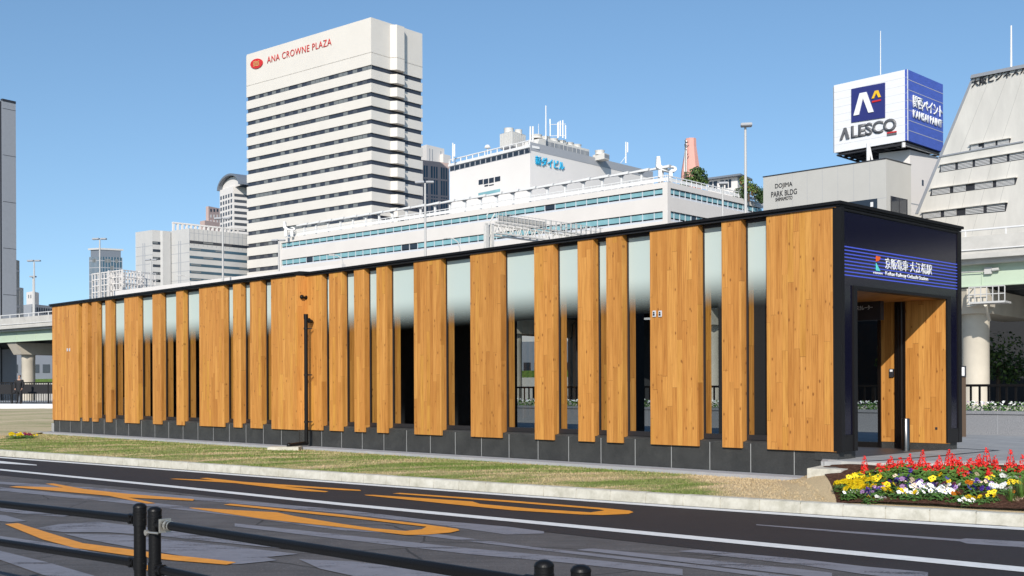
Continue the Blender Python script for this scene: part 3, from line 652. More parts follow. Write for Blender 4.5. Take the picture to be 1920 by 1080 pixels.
erect(mb, 1577.5, 1598, .665, zl-.005, .015, .5); erect(mb, 1780, 1795, .665, zl-.005, .015, .5)
mb.build('opening_frame', 'black_metal', st_)
for xa_, xb_ in ((1575, 1600), (1776, 1797.5)): mb = MB(); erect(mb, xa_, xb_, PZ-.02, .664, -.04, .4); mb.build('plinth', 'black_granite', st_)
for k_ in range(9):                                                   # nine thin blue lines
    y0 = 461+k_*(514.5-461)/8; z = EF.hit(1577.5, y0)[1]; mb = MB(); erect(mb, 1577.8, 1794.8, z-.009, z+.009, .003, .003); mb.build('blue_line', 'blue_line', hd)
lg = MB(); fpoly(lg, EF, [(1641.5, 480), (1649.3, 481.5), (1648.5, 486), (1646, 489.3), (1641.5, 490.5)], .006, .01); lg.build('logo_quarter', 'logo_orange', hd)
lg = MB(); fpoly(lg, EF, [(1641.5, 493), (1649, 508.6), (1641.5, 507.3)], .006, .01); lg.build('logo_wedge', 'logo_cyan', hd)
text('京阪電車 大江橋駅', EF, 1659, 504, 1747, 483, 'sign_white', hd, 'station_name', .005, .008, .009, 0.95)
text('Keihan Railway Oebashi Station', EF, 1659.5, 518.5, 1739.5, 508.5, 'sign_white', hd, 'station_name_roman', .005, .008, .008)
text('KEIHAN', EF, 1637, 513.2, 1653.7, 509.6, 'sign_white', hd, 'logo_lettering', .005, .008, .01)
# interior: far wall, floor, ceiling
Q = EF.pt(EF.u(1773)+.0, 0); FW = Fr((Q.x-FRW.d.x*30, Q.y-FRW.d.y*30), (Q.x, Q.y)); zc = zop-.03
def wbox(mb, fr, px0, px1, z0, z1, o, th, m=0, uvu=0):
    u0, u1 = fr.u(px0, o), fr.u(px1, o); mb.box(fr.pt(u0, z0, o), fr.d3*(u1-u0), -fr.n3*th, UP*(z1-z0), m, uvu)
mb = MB(); wbox(mb, FW, 1697, 1776, .66, zc, 0, .1, uvu=13.3); mb.build('wood_wall', 'cedar_cladding', st_)
mb = MB(); wbox(mb, FW, 1651, 1677, .66, zc, -.004, .1, uvu=41.7); mb.build('wood_wall', 'cedar_cladding', st_)
mb = MB(); wbox(mb, FW, 1697, 1776, PZ, .658, -.01, .1); wbox(mb, FW, 1651, 1677, PZ, .658, -.012, .1); mb.build('plinth', 'black_granite', st_)
mb = MB()
wbox(mb, FW, 1645, 1650.8, PZ, zc, .02, .12); wbox(mb, FW, 1677.2, 1683, PZ, zc, .05, .14); wbox(mb, FW, 1684.5, 1689, PZ, zc, .05, .14)
wbox(mb, FW, 1690.5, 1696.8, PZ, zc, .02, .10); mb.build('door_jamb', 'dark_steel', st_)
mb = MB(); wbox(mb, FW, 1683.2, 1684.3, PZ, zc, .03, .14); wbox(mb, FW, 1689.1, 1690.4, PZ, zc, .03, .14); mb.build('door_jamb', 'steel', st_)
mb = MB(); u1 = FW.u(1645); u0 = FW.u(960)
g0, g1 = FW.pt(u0, PZ+.05, -.02), FW.pt(u1, PZ+.05, -.02); mb.poly([g0, g1, g1+UP*(4.2-PZ), g0+UP*(4.2-PZ)]); mb.build('rear_glazing', 'clear_glass', st_, recalc=False)
mb = MB(); u = u0
while u < u1-.3: mb.box(FW.pt(u, PZ, 0), FW.d3*.07, -FW.n3*.1, UP*3.8); u += 1.55
mb.box(FW.pt(u0, PZ, .01), FW.d3*(u1-u0), -FW.n3*.08, UP*.10); mb.box(FW.pt(u0, 3.25, .01), FW.d3*(u1-u0), -FW.n3*.09, UP*1.05); mb.build('rear_mullion', 'black_metal', st_)
mb = MB(); p = FW.pt(u0, PZ, 0); e = FLW.pt(0, PZ, -4.0); mb.box(e, p-e, Vector((.1, .1, 0)), UP*3.8)
e2 = FLW.pt(0.03, PZ, -.05); mb.box(e2, Vector((.707, .707, 0))*3.95, FLW.d3*.1, UP*3.8)
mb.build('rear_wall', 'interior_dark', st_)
mb = MB(); a = [FLW.pt(.1, 0, -.2), FLW.pt(FLW.u(556)-.3, 0, -.25), FRW.pt(FRW.u(574)+.2, 0, -.25), FRW.pt(FRW.L-.1, 0, -.2)]; b = [FW.pt(FW.u(1773)-.1, 0, 0), FW.pt(u0, 0, 0), e]
mb.prism([Vector((p.x, p.y, PZ-.1)) for p in a+b], UP*.105); mb.build('floor', 'interior_floor', st_)
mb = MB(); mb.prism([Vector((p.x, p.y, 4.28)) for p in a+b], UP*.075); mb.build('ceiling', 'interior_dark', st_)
mb = MB(); A0, A1 = EF.pt(EF.u(1600), zc, -.13), EF.pt(EF.u(1776), zc, -.13); mb.box(A0, A1-A0, -FRW.d3*2.3, UP*.04, uvu=3); mb.build('entrance_soffit', 'cedar_soffit', st_)
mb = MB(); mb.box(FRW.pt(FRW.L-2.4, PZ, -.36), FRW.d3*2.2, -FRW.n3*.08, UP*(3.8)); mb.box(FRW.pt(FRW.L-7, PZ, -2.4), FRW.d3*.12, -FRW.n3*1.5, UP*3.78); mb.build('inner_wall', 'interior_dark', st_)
# things fixed to it
ic = MB(); wbox(ic, FW, 1666.5, 1674.5, FW.hit(1670, 707)[1], FW.hit(1670, 691.5)[1], .03, .03); ip = ic.build('intercom', 'sign_dark'); tag(ip, 'small dark intercom on the inner cedar wall by the door', 'intercom')
ic = MB(); wbox(ic, FW, 1668, 1673, FW.hit(1670, 697)[1], FW.hit(1670, 693)[1], .036, .005); ic.build('screen', 'sign_white', ip)
kb = MB(); wbox(kb, FW, 1752.5, 1756.5, FW.hit(1754, 805.5)[1], FW.hit(1754, 801)[1], .008, .008); tag(kb.build('key_switch', 'sign_dark'), 'tiny square black switch low on the sunlit cedar wall', 'switch')
kb = MB(); pts = [FW.pt(*FW.hit(x, y), .002) for x, y in ((1752, 776), (1772, 777))]
bp = P(1698.5, 838, 19.3); bp.z = PZ
bl = MB(); bl.lathe(bp, [(.070, 0), (.070, .545), (.062, .555)], 24); b_ = bl.build('bollard', 'steel', smooth='auto'); tag(b_, 'round stainless steel stub post beside the entrance door', 'bollard')
# escalator sign hanging inside
SG = Fr((FW.A.x+FW.n.x*.5, FW.A.y+FW.n.y*.5), (Q.x+FW.n.x*.5, Q.y+FW.n.y*.5))
sg = MB(); wbox(sg, SG, 1560, 1651, SG.hit(1640, 600)[1], SG.hit(1640, 562)[1], 0, .12); so = sg.build('hanging_sign', 'sign_dark'); tag(so, 'black hanging sign with small white characters inside the entrance', 'sign')
text('用エスカレーター', SG, 1596, 583.2, 1636.5, 574, 'sign_white', so, 'sign_lettering', .004, .004, .01)
# sockets, lamp, downpipe
for px, lab in ((1227.5, 'left'), (1238.6, 'right')):
    u, z = FRW.hit(px, 588.5); mb = MB(); mb.box(FRW.pt(u-.036, z-.055, .022), FRW.d3*.072, -FRW.n3*.022, UP*.11); o = mb.build('outlet_plate', 'mullion', bevel=.006)
    tag(o, f'{lab} one of two small steel outlet plates side by side on the broad cedar panel', 'outlet'); mb = MB(); mb.box(FRW.pt(u-.018, z-.03, .028), FRW.d3*.036, -FRW.n3*.004, UP*.03); mb.box(FRW.pt(u-.015, z+.008, .028), FRW.d3*.03, -FRW.n3*.004, UP*.025); mb.build('socket', 'dark_steel', o)
for px, lab in ((127, 'left'), (131, 'right')):
    u, z = FLW.hit(px, 656); mb = MB(); mb.box(FLW.pt(u-.028, z-.05, .022), FLW.d3*.056, -FLW.n3*.022, UP*.10); tag(mb.build('outlet_plate', 'mullion', bevel=.005), f'{lab} one of two tiny steel outlet plates on the farthest cedar panel', 'outlet')
u, z = FRW.hit(574.5, 558); mb = MB(); c0 = FRW.pt(u, z, 0); mb.tube(c0, c0+FRW.n3*.11, .028, 12); mb.ball(c0+FRW.n3*.13+UP*.01, .052, 8); mb.tube(c0, c0+FRW.n3*.02, .05, 14)
tag(mb.build('wall_lamp', 'black_paint', smooth='auto'), 'small round black wall light above the downpipe', 'lamp')
dp = thing('downpipe', FRW.pt(FRW.u(574), .3, .1), 'black round downpipe running down the cedar wall and bending out at its foot', 'pipe')
jl = Fr((FLW.pt(FLW.u(556), 0).x, FLW.pt(FLW.u(556), 0).y), (FRW.pt(FRW.u(578), 0).x, FRW.pt(FRW.u(578), 0).y))
pp = P(574, 700, 26.78); top = P(574, 589, 26.78); bot = P(574, 826, 26.78); x_, y_ = pp.x, pp.y
mb = MB(); mb.tube((x_, y_, bot.z), (x_, y_, top.z), .047, 16); mb.tube((x_, y_, top.z-.12), (x_, y_, top.z), .054, 16)
e1 = Vector((x_, y_, bot.z-.06)); e2 = P(542, 836.5, 26.3); mb.path([(x_, y_, bot.z), e1, e2+UP*.02], .045, 14); mb.ball(e1, .056, 10); mb.path([e2+UP*.06, e2-UP*.12], .05, 14); mb.ball(e2+UP*.02, .06, 10)
mb.build('pipe', 'black_paint', dp, smooth='auto')
mb = MB(); hp = Vector((x_, y_, top.z-.14)); mb.tube(hp, hp+Vector((.09, .04, 0)), .048, 14); mb.tube(hp+Vector((.07, .0, -.03)), hp+Vector((.12, .09, -.03)), .045, 12); mb.build('inlet', 'black_paint', dp, smooth='auto')
for yb in (616, 703, 791):
    z = P(574, yb, 26.78).z; mb = MB(); mb.tube((x_, y_, z-.02), (x_, y_, z+.02), .057, 16); mb.box((x_+.03, y_, z-.012), (.11, .03, 0), (0, .02, 0), (0, 0, .024)); mb.build('bracket', 'black_metal', dp)
bb = P(508, 851, 26.3); cb = MB(); L0 = G(508, 861, .24); 
e2g = Vector((e2.x, e2.y, 0)); cb.box((e2.x-.45, e2.y-.28, .1), (.72, 0, 0), (0, .55, 0), (0, 0, .20)); tag(cb.build('concrete_pad', 'kerb_concrete', bevel=.01), 'small square concrete pad under the foot of the downpipe', 'pad')
# concrete block with round cover, low step beside it
mb = MB(); z1 = .485
c = [G(1513, 878, z1), G(1577, 881, z1), G(1615, 875.5, z1), G(1600, 871, z1), G(1545, 871.5, z1)]
mb.prism([(p.x, p.y, .1) for p in c], (0, 0, z1-.1)); cbk = mb.build('concrete_block', 'kerb_concrete', bevel=.006); tag(cbk, 'low pale concrete block with a round dark cover at the building corner', 'block')
ce = G(1566, 875.6, z1); mb = MB(); mb.lathe((ce.x, ce.y, z1+.001), [(.165, 0), (.165, .006), (.155, .008)], 28); mb.build('round_cover', 'sign_dark', cbk)
mb = MB(); EDGE = [(4.70, 16.80), (5.07, 16.36), (5.6, 16.05), (7, 15.95), (14, 15.85)]
mb.prism([(x, y, .1) for x, y in EDGE+[(14, 16.60), (4.95, 16.62), (4.78, 17.0)]], (0, 0, .448)); structure(mb.build('plaza_edging', 'concrete'))

# ================================================================== CITY BEYOND
def three(l, c, r, Dc):
    """footprint of a block from its left / near / right vertical edges (photo px of their tops) and the near edge's distance"""
    e = [ray(*q) for q in (l, c, r)]; H = EYE+e[1][1]*Dc
    pts = [Vector((a*(H-EYE)/b, (H-EYE)/b)) for a, b in e]; L, Cn, Rr = pts
    return L, Cn, Rr, L+Rr-Cn, H, Fr(L, Cn), Fr(Cn, Rr)
def block(mb, q, z0, z1, m=0): mb.prism([(p.x, p.y, z0) for p in q], (0, 0, z1-z0), m)
def ground_thing(name, p, label, cat, group=None): return thing(name, (p.x, p.y, -.3), label, cat, group)

# ---- hotel tower
L, Cn, Rr, Bk, HH, HL, HR = three((461.8, 105.6), (695.6, 35.3), (791.8, 66.3), 274)
t = ground_thing('hotel_tower', Cn, 'tall cream hotel slab with dark ribbon windows and a red sign at its top', 'building')
ins = .28
core = [HL.pt(ins, 0, -ins), HL.pt(HL.L-ins*.3, 0, -ins)+HR.d3*ins*.0, HR.pt(HR.L-ins, 0, -ins), Vector((Bk.x, Bk.y, 0))-HR.d3*ins]
core = [HL.pt(ins, 0, -ins), HL.pt(HL.L, 0, -ins)-HR.n3*ins, HR.pt(HR.L-ins, 0, -ins), Vector((Bk.x, Bk.y, 0))+HL.d3*ins-HR.d3*ins]
mb = MB(); block(mb, core, -.3, HH-6, 0); mb.build('core', 'navy_strip', t)
fp = 25.46; zrow = lambda y: HR.hit(695.6, y)[1]
bu0, bu1 = HR.u(733.5), HR.u(757.6)
def ring(mb, z0, z1, m=0):
    block(mb, [L, Cn, Rr, Bk], z0, z1, m)
    a, b, c_, e = HR.pt(bu0, 0, 0), HR.pt(bu0+.9, 0, 1.5), HR.pt(bu1-.9, 0, 1.5), HR.pt(bu1, 0, 0)
    a2, e2 = HR.pt(bu0, 0, -.4), HR.pt(bu1, 0, -.4)
    mb.prism([(p.x, p.y, z0) for p in (a2, a, b, c_, e, e2)], (0, 0, z1-z0), m)
zt = zrow(98.5); mb = MB(); ring(mb, zt, HH); mb.build('crown_wall', 'stone_cream', t)
mb = MB(); block(mb, [L-HL.d*-.15, Cn, Rr, Bk], HH+.001, HH+.4); mb.build('parapet', 'stone_cream', t)
prev = zrow(97.2)
for k_ in range(16):
    a, b = zrow(120.9+fp*k_), zrow(129.3+fp*k_)
    mb = MB(); ring(mb, a, prev); mb.build('spandrel', 'stone_cream', t); prev = b
    mb = MB(); n = 28; wu = HL.L/n
    for i in range(n):
        if i in (0,): continue
        mt = 1 if (i % 2 == 0) else 0
        if random.random() < .15: mt = 1-mt
        if mt: mb.box(HL.pt(i*wu+.1, b+.15, -.24), HL.d3*(wu*.92), -HL.n3*.05, UP*(a-b-.25), random.choice((0, 0, 1)))
    mb.build('window_band', ['hotel_curtain', 'hotel_pane'], t)
mb = MB(); ring(mb, -.3, prev); mb.build('base_wall', 'stone_cream', t)
cx_, cy_ = 482.2, 119.5
lg = MB(); fpoly(lg, HL, [(cx_+11.3*math.cos(a*.314)*1.0, cy_-(11.3*math.cos(a*.314))*.17+9.2*math.sin(a*.314)) for a in range(20)], .05, .25); le = lg.build('sign_disc', 'sign_red', t)
for dy in (-3.6, -1.1, 1.4, 3.9):
    lg = MB(); pts = [(cx_-5.5+i*1.6, cy_+dy-(-5.5+i*1.6)*.17+.6*math.sin(i*1.6)) for i in range(8)]; fpoly(lg, HL, [(x, y-.6) for x, y in pts]+[(x, y+.5) for x, y in pts[::-1]], .31, .08); lg.build('sign_wave', 'sign_gold', le)
text('ANA CROWNE PLAZA', HL, 501.5, 119.2, 624, 107, 'sign_red', t, 'rooftop_sign', .08, .08, -.004, 1.12)

# ---- low riverside office block with rooftop canopy
L, Cn, Rr, Bk, HB, BL, BR = three((524, 448.5), (1251.5, 340.5), (1431, 381), 194)
t = ground_thing('office_block', Cn, 'long low white office block with teal ribbon windows and a row of rooftop canopies', 'building')
zr = lambda y: BL.hit(1251.5, y)[1]
rows = [(zr(351.2), zr(367.8)), (zr(394.6), zr(413.4)), (zr(438), zr(457)), (zr(481.5), zr(501))]
core = [BL.pt(.4, 0, -.5), BL.pt(BL.L, 0, -.5)-BR.n3*.5, BR.pt(BR.L-.5, 0, -.5), Vector((Bk.x, Bk.y, 0))+BL.d3*.5-BR.d3*.5]
mb = MB(); block(mb, core, -.3, HB-1); mb.build('core', 'navy_strip', t)
prev = HB
for a, b in rows:
    mb = MB(); block(mb, [L, Cn, Rr, Bk], a, prev); mb.build('wall_band', 'stone_white', t); prev = b
mb = MB(); block(mb, [L, Cn, Rr, Bk], -.3, prev); mb.build('wall_band', 'stone_white', t)
mb = MB(); mb.box(BL.pt(BL.L-1.0, rows[-1][1], .03), BL.d3*1.03, -BL.n3*.8, UP*(HB-.4-rows[-1][1])); mb.box(BR.pt(0, rows[-1][1], .03), BR.d3*.9, -BR.n3*.8, UP*(HB-.4-rows[-1][1])); mb.build('corner_pier', 'stone_white', t); mb = MB(); mb.box(BL.pt(-.03, rows[-1][1], .03), BL.d3*.7, -BL.n3*.8, UP*(HB-.4-rows[-1][1])); mb.build('corner_pier', 'stone_white', t)
def window_row(fr, n, a, b, ustart, uend, proto=None):
    wu = (uend-ustart)/n; out = []
    for i in range(n):
        out.append((fr, ustart+i*wu, wu, a, b))
    return out
allw = []
for ri, (a, b) in enumerate(rows[:2]):
    allw += window_row(BL, 44, a, b, BL.u(524), BL.u(1248.5)); allw += window_row(BR, 18, a, b, BR.u(1256), BR.L)
protos = {}
def make_window(mb, fr, u, wu, a, b, dark=False):
    mb.box(fr.pt(u+.05, b+.66, -.30), fr.d3*(wu-.1), -fr.n3*.06, UP*(a-b-.80), 2 if dark else 0)
    mb.box(fr.pt(u-.07, b+.02, -.20), fr.d3*.14, -fr.n3*.16, UP*(a-b-.04), 1)
    mb.box(fr.pt(u+.07, b+.04, -.25), fr.d3*(wu-.14), -fr.n3*.1, UP*.36, 1)
order = sorted(allw, key=lambda w_: -(w_[0].pt(w_[1], 0).length**-1))
for i, w_ in enumerate(order[:100]):
    mb = MB(); make_window(mb, *w_, dark=random.random() < .06); mb.build('window', ['teal_glass', 'mullion', 'dark_glass'], t)
mb = MB()
for w_ in order[100:]: make_window(mb, *w_, dark=random.random() < .08)
mb.build('window', ['teal_glass', 'mullion', 'dark_glass'], t)['kind'] = 'stuff'
# parapet rail, canopies
mb = MB()
for fr, u0, u1 in ((BL, 2, BL.L-.3), (BR, .3, BR.L)):
    n = int((u1-u0)/1.5)
    for i in range(n+1): mb.box(fr.pt(u0+(u1-u0)*i/n-.05, HB, -.5), fr.d3*.1, -fr.n3*.1, UP*1.3)
    mb.box(fr.pt(u0, HB+1.15, -.48), fr.d3*(u1-u0), -fr.n3*.12, UP*.15)
    mb.box(fr.pt(u0, HB+.3, -.54), fr.d3*(u1-u0), -fr.n3*.03, UP*.6)
mb.build('roof_railing', 'white_paint', t)
nC = 24; cu0, cu1 = BL.u(560), BL.u(1232)
for i in range(nC):
    u = cu0+(cu1-cu0)*i/(nC-1); wd = (cu1-cu0)/(nC-1); mb = MB()
    mb.box(BL.pt(u-.16, HB, -1.6), BL.d3*.32, -BL.n3*.4, UP*2.4)
    zc2 = HB+2.0
    q = [BL.pt(u-2.0, zc2+.75, .0), BL.pt(u-.25, zc2-.1, -1.7), BL.pt(u+.25, zc2-.1, -1.7), BL.pt(u+1.9, zc2+.55, .0), BL.pt(u+2.0, zc2+.75, .0)]
    mb.prism([BL.pt(u+a, zc2+b, -1.5) for a, b in ((-.75, .66), (-.2, .30), (.2, .30), (.75, .66))], -BL.n3*.2, 1)
    mb.prism([BL.pt(u-wd*.49, zc2+.66, -1.0), BL.pt(u+wd*.42, zc2+.66, -1.0), BL.pt(u+wd*.46, zc2+1.12, -1.0), BL.pt(u-wd*.49, zc2+.92, -1.0)], -BL.n3*.7, 0)
    mb.build('canopy', ['white_paint', 'metal_grey'], t)
CURL = [(1231.5, 293), (1237.5, 292.5), (1239.5, 309), (1246, 314.5), (1256, 317.5), (1263, 317), (1264.5, 314.5), (1261, 313.5), (1256.5, 314.5), (1256, 312), (1262, 310.5), (1268, 313), (1269.5, 318), (1265, 321.8), (1255, 322), (1243, 319.5), (1233, 315), (1230.5, 312)]
def curl(ox, oy, Y, s):
    mb = MB(); mb.prism([P(ox+(x-1250)*s, oy+(y-308)*s, Y) for x, y in CURL], (0, 1.1, 0))
    for a in (1238, 1258): p = P(ox+(a-1250)*s, oy+10*s, Y); mb.box((p.x-.3, p.y+.1, HB), (.6, 0, 0), (0, .8, 0), (0, 0, p.z-HB))
    return mb
tag(curl(1250, 308, 196, 1).build('roof_sculpture', 'white_paint'), 'white hook-shaped sculpture at the corner of the low office roof', 'sculpture')
tag(curl(542, 424, 262, .58).build('roof_sculpture', 'white_paint'), 'small white hook-shaped sculpture at the far left end of the low office roof', 'sculpture')

# ---- white tower block with rooftop plant
L, Cn, Rr, Bk, HD, DL, DR = three((843, 303), (993.9, 266), (1224, 321.6), 236)
t = ground_thing('plant_roof_tower', Cn, 'plain white tower block with cooling plant on its roof and blue characters on its wall', 'building')
zw = lambda x, y: DL.hit(x, y)[1]
zb_ = DL.hit(993.9, 276)[1]
mb = MB(); block(mb, [L, Cn, Rr, Bk], -.3, zb_-.2); mb.build('wall', 'plaster_white', t)
mb = MB(); 
mb.prism([DR.pt(0, zb_-.6, .06), DR.pt(DR.L, zb_-.6, .06), DR.pt(DR.L, HD, .06), DR.pt(0, HD, .06)], -DR.n3*.5); mb.build('parapet_band', 'metal_grey', t)
z1 = DL.hit(993.9, 287)[1]; mb = MB(); n = 15; wu = DL.L/n
for i in range(n): mb.box(DL.pt(i*wu+.25, z1+.1, .04), DL.d3*(wu-.35), -DL.n3*.3, UP*(zb_-z1-.3), 0)
mb.box(DL.pt(.1, z1, .02), DL.d3*(DL.L-.1), -DL.n3*.3, UP*(zb_-z1), 1); mb.build('window_band', ['dark_glass', 'metal_grey'], t)
mb = MB(); mb.box(DL.pt(-.2, zb_-.05, .3), DL.d3*(DL.L+.2), -DL.n3*3, UP*.5); mb.build('roof_ledge', 'white_paint', t)
mb = MB()
for i in range(14): u = DL.L*i/13; mb.tube(DL.pt(u, zb_+.4, .1), DL.pt(u, HD+.3, .1), .12, 6)
mb.tube(DL.pt(0, HD+.3, .1), DL.pt(DL.L, HD+.3, .1), .15, 6); mb.tube(DL.pt(0, HD-.6, .1), DL.pt(DL.L, HD-.6, .1), .08, 6); mb.build('roof_railing', 'white_paint', t)
for (xa, ya, xb, yb) in ((897.5, 336, 905.5, 347), (907, 334.5, 915.5, 346), (917, 332.5, 926, 344), (928, 330, 938, 341.5), (908.5, 346, 915.5, 350.5), (917, 345, 926, 349)):
    u0, z0 = DL.hit(xa, yb); u1, z1_ = DL.hit(xb, ya); mb = MB(); mb.box(DL.pt(u0, z0, .03), DL.d3*(u1-u0), -DL.n3*.3, UP*(z1_-z0)); mb.build('window', 'dark_glass', t)
u0, z0 = DL.hit(897, 369); u1, z1_ = DL.hit(938, 361); mb = MB(); mb.box(DL.pt(u0, z0-.3, .03), DL.d3*(u1-u0), -DL.n3*.3, UP*1.1); mb.build('window', 'teal_glass', t)
text('新ダイビル', DR, 1002.5, 308.5, 1058, 291.5, 'sign_cyan', t, 'wall_sign', .12, .2, .015, 0.92)
# rooftop plant, each a thing
def louvre_box(px0, px1, ytop, ybot, Y, dep, label, cat, fans, name='cooling_unit', side=.35):
    a = P(px0, ytop, Y); b = P(px1, ytop, Y); z0 = P(px0, ybot, Y).z; W = b.x-a.x
    A2 = Vector((a.x, a.y)); d2 = Vector((.8, .6)) if side > 0 else Vector((1, 0))
    tt = thing(name, (a.x, a.y, z0), label, cat, 'cooling units on the white tower roof')
    xm = a.x+W*abs(side); q = [(a.x, a.y+W*.2), (xm, a.y-W*.12), (b.x, a.y+W*.35), (a.x+W*.65, a.y+W*.7)]
    mb = MB(); mb.prism([(x, y, z0) for x, y in q], (0, 0, a.z-z0)); bd = mb.build('casing', 'dirty_white', tt)
    f1 = Fr(q[1], q[2]); n = max(3, int(f1.L/1.1)); mb = MB()
    for i in range(n): mb.box(f1.pt(f1.L*(i+.12)/n, z0+(a.z-z0)*.15, .05), f1.d3*(f1.L*.72/n), -f1.n3*.1, UP*(a.z-z0)*.7)
    mb.build('louvre', 'metal_grey' if cat != 'x' else 'metal_grey', bd)
    for fx_, fy in fans:
        mb = MB(); mb.lathe((a.x+W*fx_, a.y+W*fy, a.z), [(W*.10, 0), (W*.09, W*.05), (W*.10, W*.09)], 14); mb.build('fan_stack', 'dirty_white', tt, smooth='auto')
def drum_box():
    Y = 246; a = P(937, 247.5, Y); b = P(986, 252, Y); z0 = P(937, 276, Y).z
    tt = thing('cooling_tower', (a.x, a.y, z0), 'grey louvred cooling tower with two white drums on the white tower roof', 'cooling tower')
    W = b.x-a.x; q = [(a.x, a.y+2), (a.x+W*.48, a.y-1), (b.x, a.y+3), (a.x+W*.5, a.y+6)]
    mb = MB(); mb.prism([(x, y, z0) for x, y in q], (0, 0, a.z-z0)); bd = mb.build('casing', 'metal_grey', tt)
    for A_, B_ in ((q[0], q[1]), (q[1], q[2])):
        f1 = Fr(A_, B_); mb = MB()
        for i in range(7): mb.box(f1.pt(f1.L*(i+.1)/7, z0+.1, .06), f1.d3*(f1.L*.12), -f1.n3*.1, UP*(a.z-z0-.2))
        mb.build('rib', 'dirty_white', bd)
    for px, w_ in ((954, 9), (972, 7)):
        p = P(px, 248, Y+2); mb = MB(); r = w_/F*Y; mb.lathe((p.x, p.y, a.z-.2), [(r*1.05, 0), (r, r*.6), (r*.98, r*1.1), (r*1.04, r*1.35)], 16); mb.build('drum', 'dirty_white', tt, smooth='auto')
drum_box()
def chiller():
    A_ = DR.pt(DR.u(1008), HD-.4, -3); f1 = Fr((A_.x, A_.y), (A_.x+DR.d.x*30, A_.y+DR.d.y*30)); u1 = f1.u(1106); zt = f1.hit(1023, 260)[1]; u0 = f1.u(1024)
    tt = thing('chiller_bank', A_, 'long white chiller bank with round fan stacks along the edge of the white tower roof', 'chiller')
    mb = MB(); mb.box(f1.pt(u0, HD-.5, 0), f1.d3*(u1-u0), -f1.n3*4, UP*(zt-HD+.5)); q0 = f1.u(1006)
    mb.prism([f1.pt(q0, HD-.5, 0), f1.pt(u0, HD-.5, 0), f1.pt(u0, zt, 0), f1.pt(q0+1.2, zt-.3, 0)], -f1.n3*4); bd = mb.build('casing', 'dirty_white', tt)
    n = 10; mb = MB()
    for i in range(n):
        for j in range(3): mb.box(f1.pt(u0+(u1-u0)*(i+.08+.3*j)/n, HD, .04), f1.d3*((u1-u0)/n*.2), -f1.n3*.1, UP*(zt-HD-.5))
    mb.build('louvre', 'vault_grey', bd)
    for i in range(6):
        mb = MB(); c_ = f1.pt(u0-1.2+(u1-u0)*i/5.6, zt, -1.5); mb.lathe(c_, [(1.25, 0), (1.1, .4), (1.25, .8)], 14); mb.build('fan_stack', 'dirty_white', tt, smooth='auto')
chiller()
def small_cool():
    Y = 252; a = P(1112, 286, Y); z0 = P(1112, 300, Y).z; b = P(1143, 289, Y)
    tt = thing('cooling_unit', (a.x, a.y, z0), 'small white cooling unit with one fan at the right end of the white tower roof', 'cooling unit')
    W = b.x-a.x; q = [(a.x, a.y+1), (a.x+W*.65, a.y-1.5), (b.x, a.y+.5), (a.x+W*.4, a.y+3)]
    mb = MB(); mb.prism([(x, y, z0) for x, y in q], (0, 0, b.z-z0)); bd = mb.build('casing', 'dirty_white', tt)
    f1 = Fr(q[1], q[2]); mb = MB()
    for i in range(4): mb.box(f1.pt(f1.L*(i+.15)/4, z0+.3, .05), f1.d3*(f1.L*.16), -f1.n3*.1, UP*(b.z-z0-.5))
    mb.build('louvre', 'vault_grey', bd)
    mb = MB(); mb.lathe((a.x+W*.42, a.y+.6, b.z-.05), [(1.1, 0), (1.0, .5), (1.15, .95)], 14); mb.build('fan_stack', 'dirty_white', tt, smooth='auto')
small_cool()
def mast(name, px, y0, y1, Y, r, label, extra=None, m_='white_paint', cat='antenna'):
    p, q = P(px, y0, Y), P(px, y1, Y); mb = MB(); mb.tube(q, p, r, 8, r*.7)
    if extra: extra(mb, p, q)
    o = mb.build(name, m_, smooth='auto'); return tag(o, label, cat)
mast('antenna', 1023.5, 198, 262, 243, .16, 'tallest thin white whip antenna on the white tower roof')
mast('antenna', 1009.8, 232, 262, 245, .07, 'short thin rod left of the tallest antenna on the white tower roof')
mast('antenna', 994.3, 237, 266, 237, .22, 'pair of thick white antenna tubes at the near corner of the white tower roof', lambda mb, p, q: mb.tube(q+Vector((.55, 0, 0)), p+Vector((.55, 0, 0)), .2, 8))
def panels(mb, p, q):
    for dx, y0, y1 in ((-1.9, 1.2, -2.6), (-.2, .4, -3.0), (.35, .8, -2.6), (.9, .9, -3.0), (1.5, -.2, -3.2), (-.9, -.3, -.5)):
        if dx == -.9: continue
        mb.box((p.x+dx-.12, p.y, p.z+y1-.6), (.24, 0, 0), (0, .25, 0), (0, 0, y0-y1))
    mb.tube((p.x-2, p.y+.2, p.z-.6), (p.x+1.6, p.y+.2, p.z-.5), .06, 6); mb.tube((p.x-2, p.y+.2, p.z-3.1), (p.x+1.6, p.y+.2, p.z-3.0), .06, 6)
mast('antenna', 1047.5, 228, 258, 248, .13, 'lattice mast carrying a cluster of white phone antenna panels on the white tower roof', panels)
mast('antenna', 1173.5, 266, 306, 250, .18, 'slim white panel antenna standing alone toward the right of the white tower roof', lambda mb, p, q: (mb.box((p.x+.25, p.y, p.z-2.3), (.25, 0, 0), (0, .3, 0), (0, 0, 2.2)), mb.tube(q+Vector((-1.2, 0, 0)), q+Vector((0, 0, 1.5)), .06, 6)))
mast('antenna', 849, 268, 303, 252, .2, 'white panel antenna at the far left corner of the white tower roof', lambda mb, p, q: mb.box((p.x+.2, p.y, p.z-3), (.3, 0, 0), (0, .3, 0), (0, 0, 2.7)))
p = P(914, 277.5, 246); mb = MB(); mb.tube(p-UP*1.5, p, .08, 6); mb.lathe((p.x, p.y, p.z), [(.05, -.2), (.7, 0), (.45, .6), (.02, .75)], 14); tag(mb.build('satellite_dish', 'white_paint', smooth='auto'), 'small white satellite dish above the dark window strip on the white tower', 'dish')

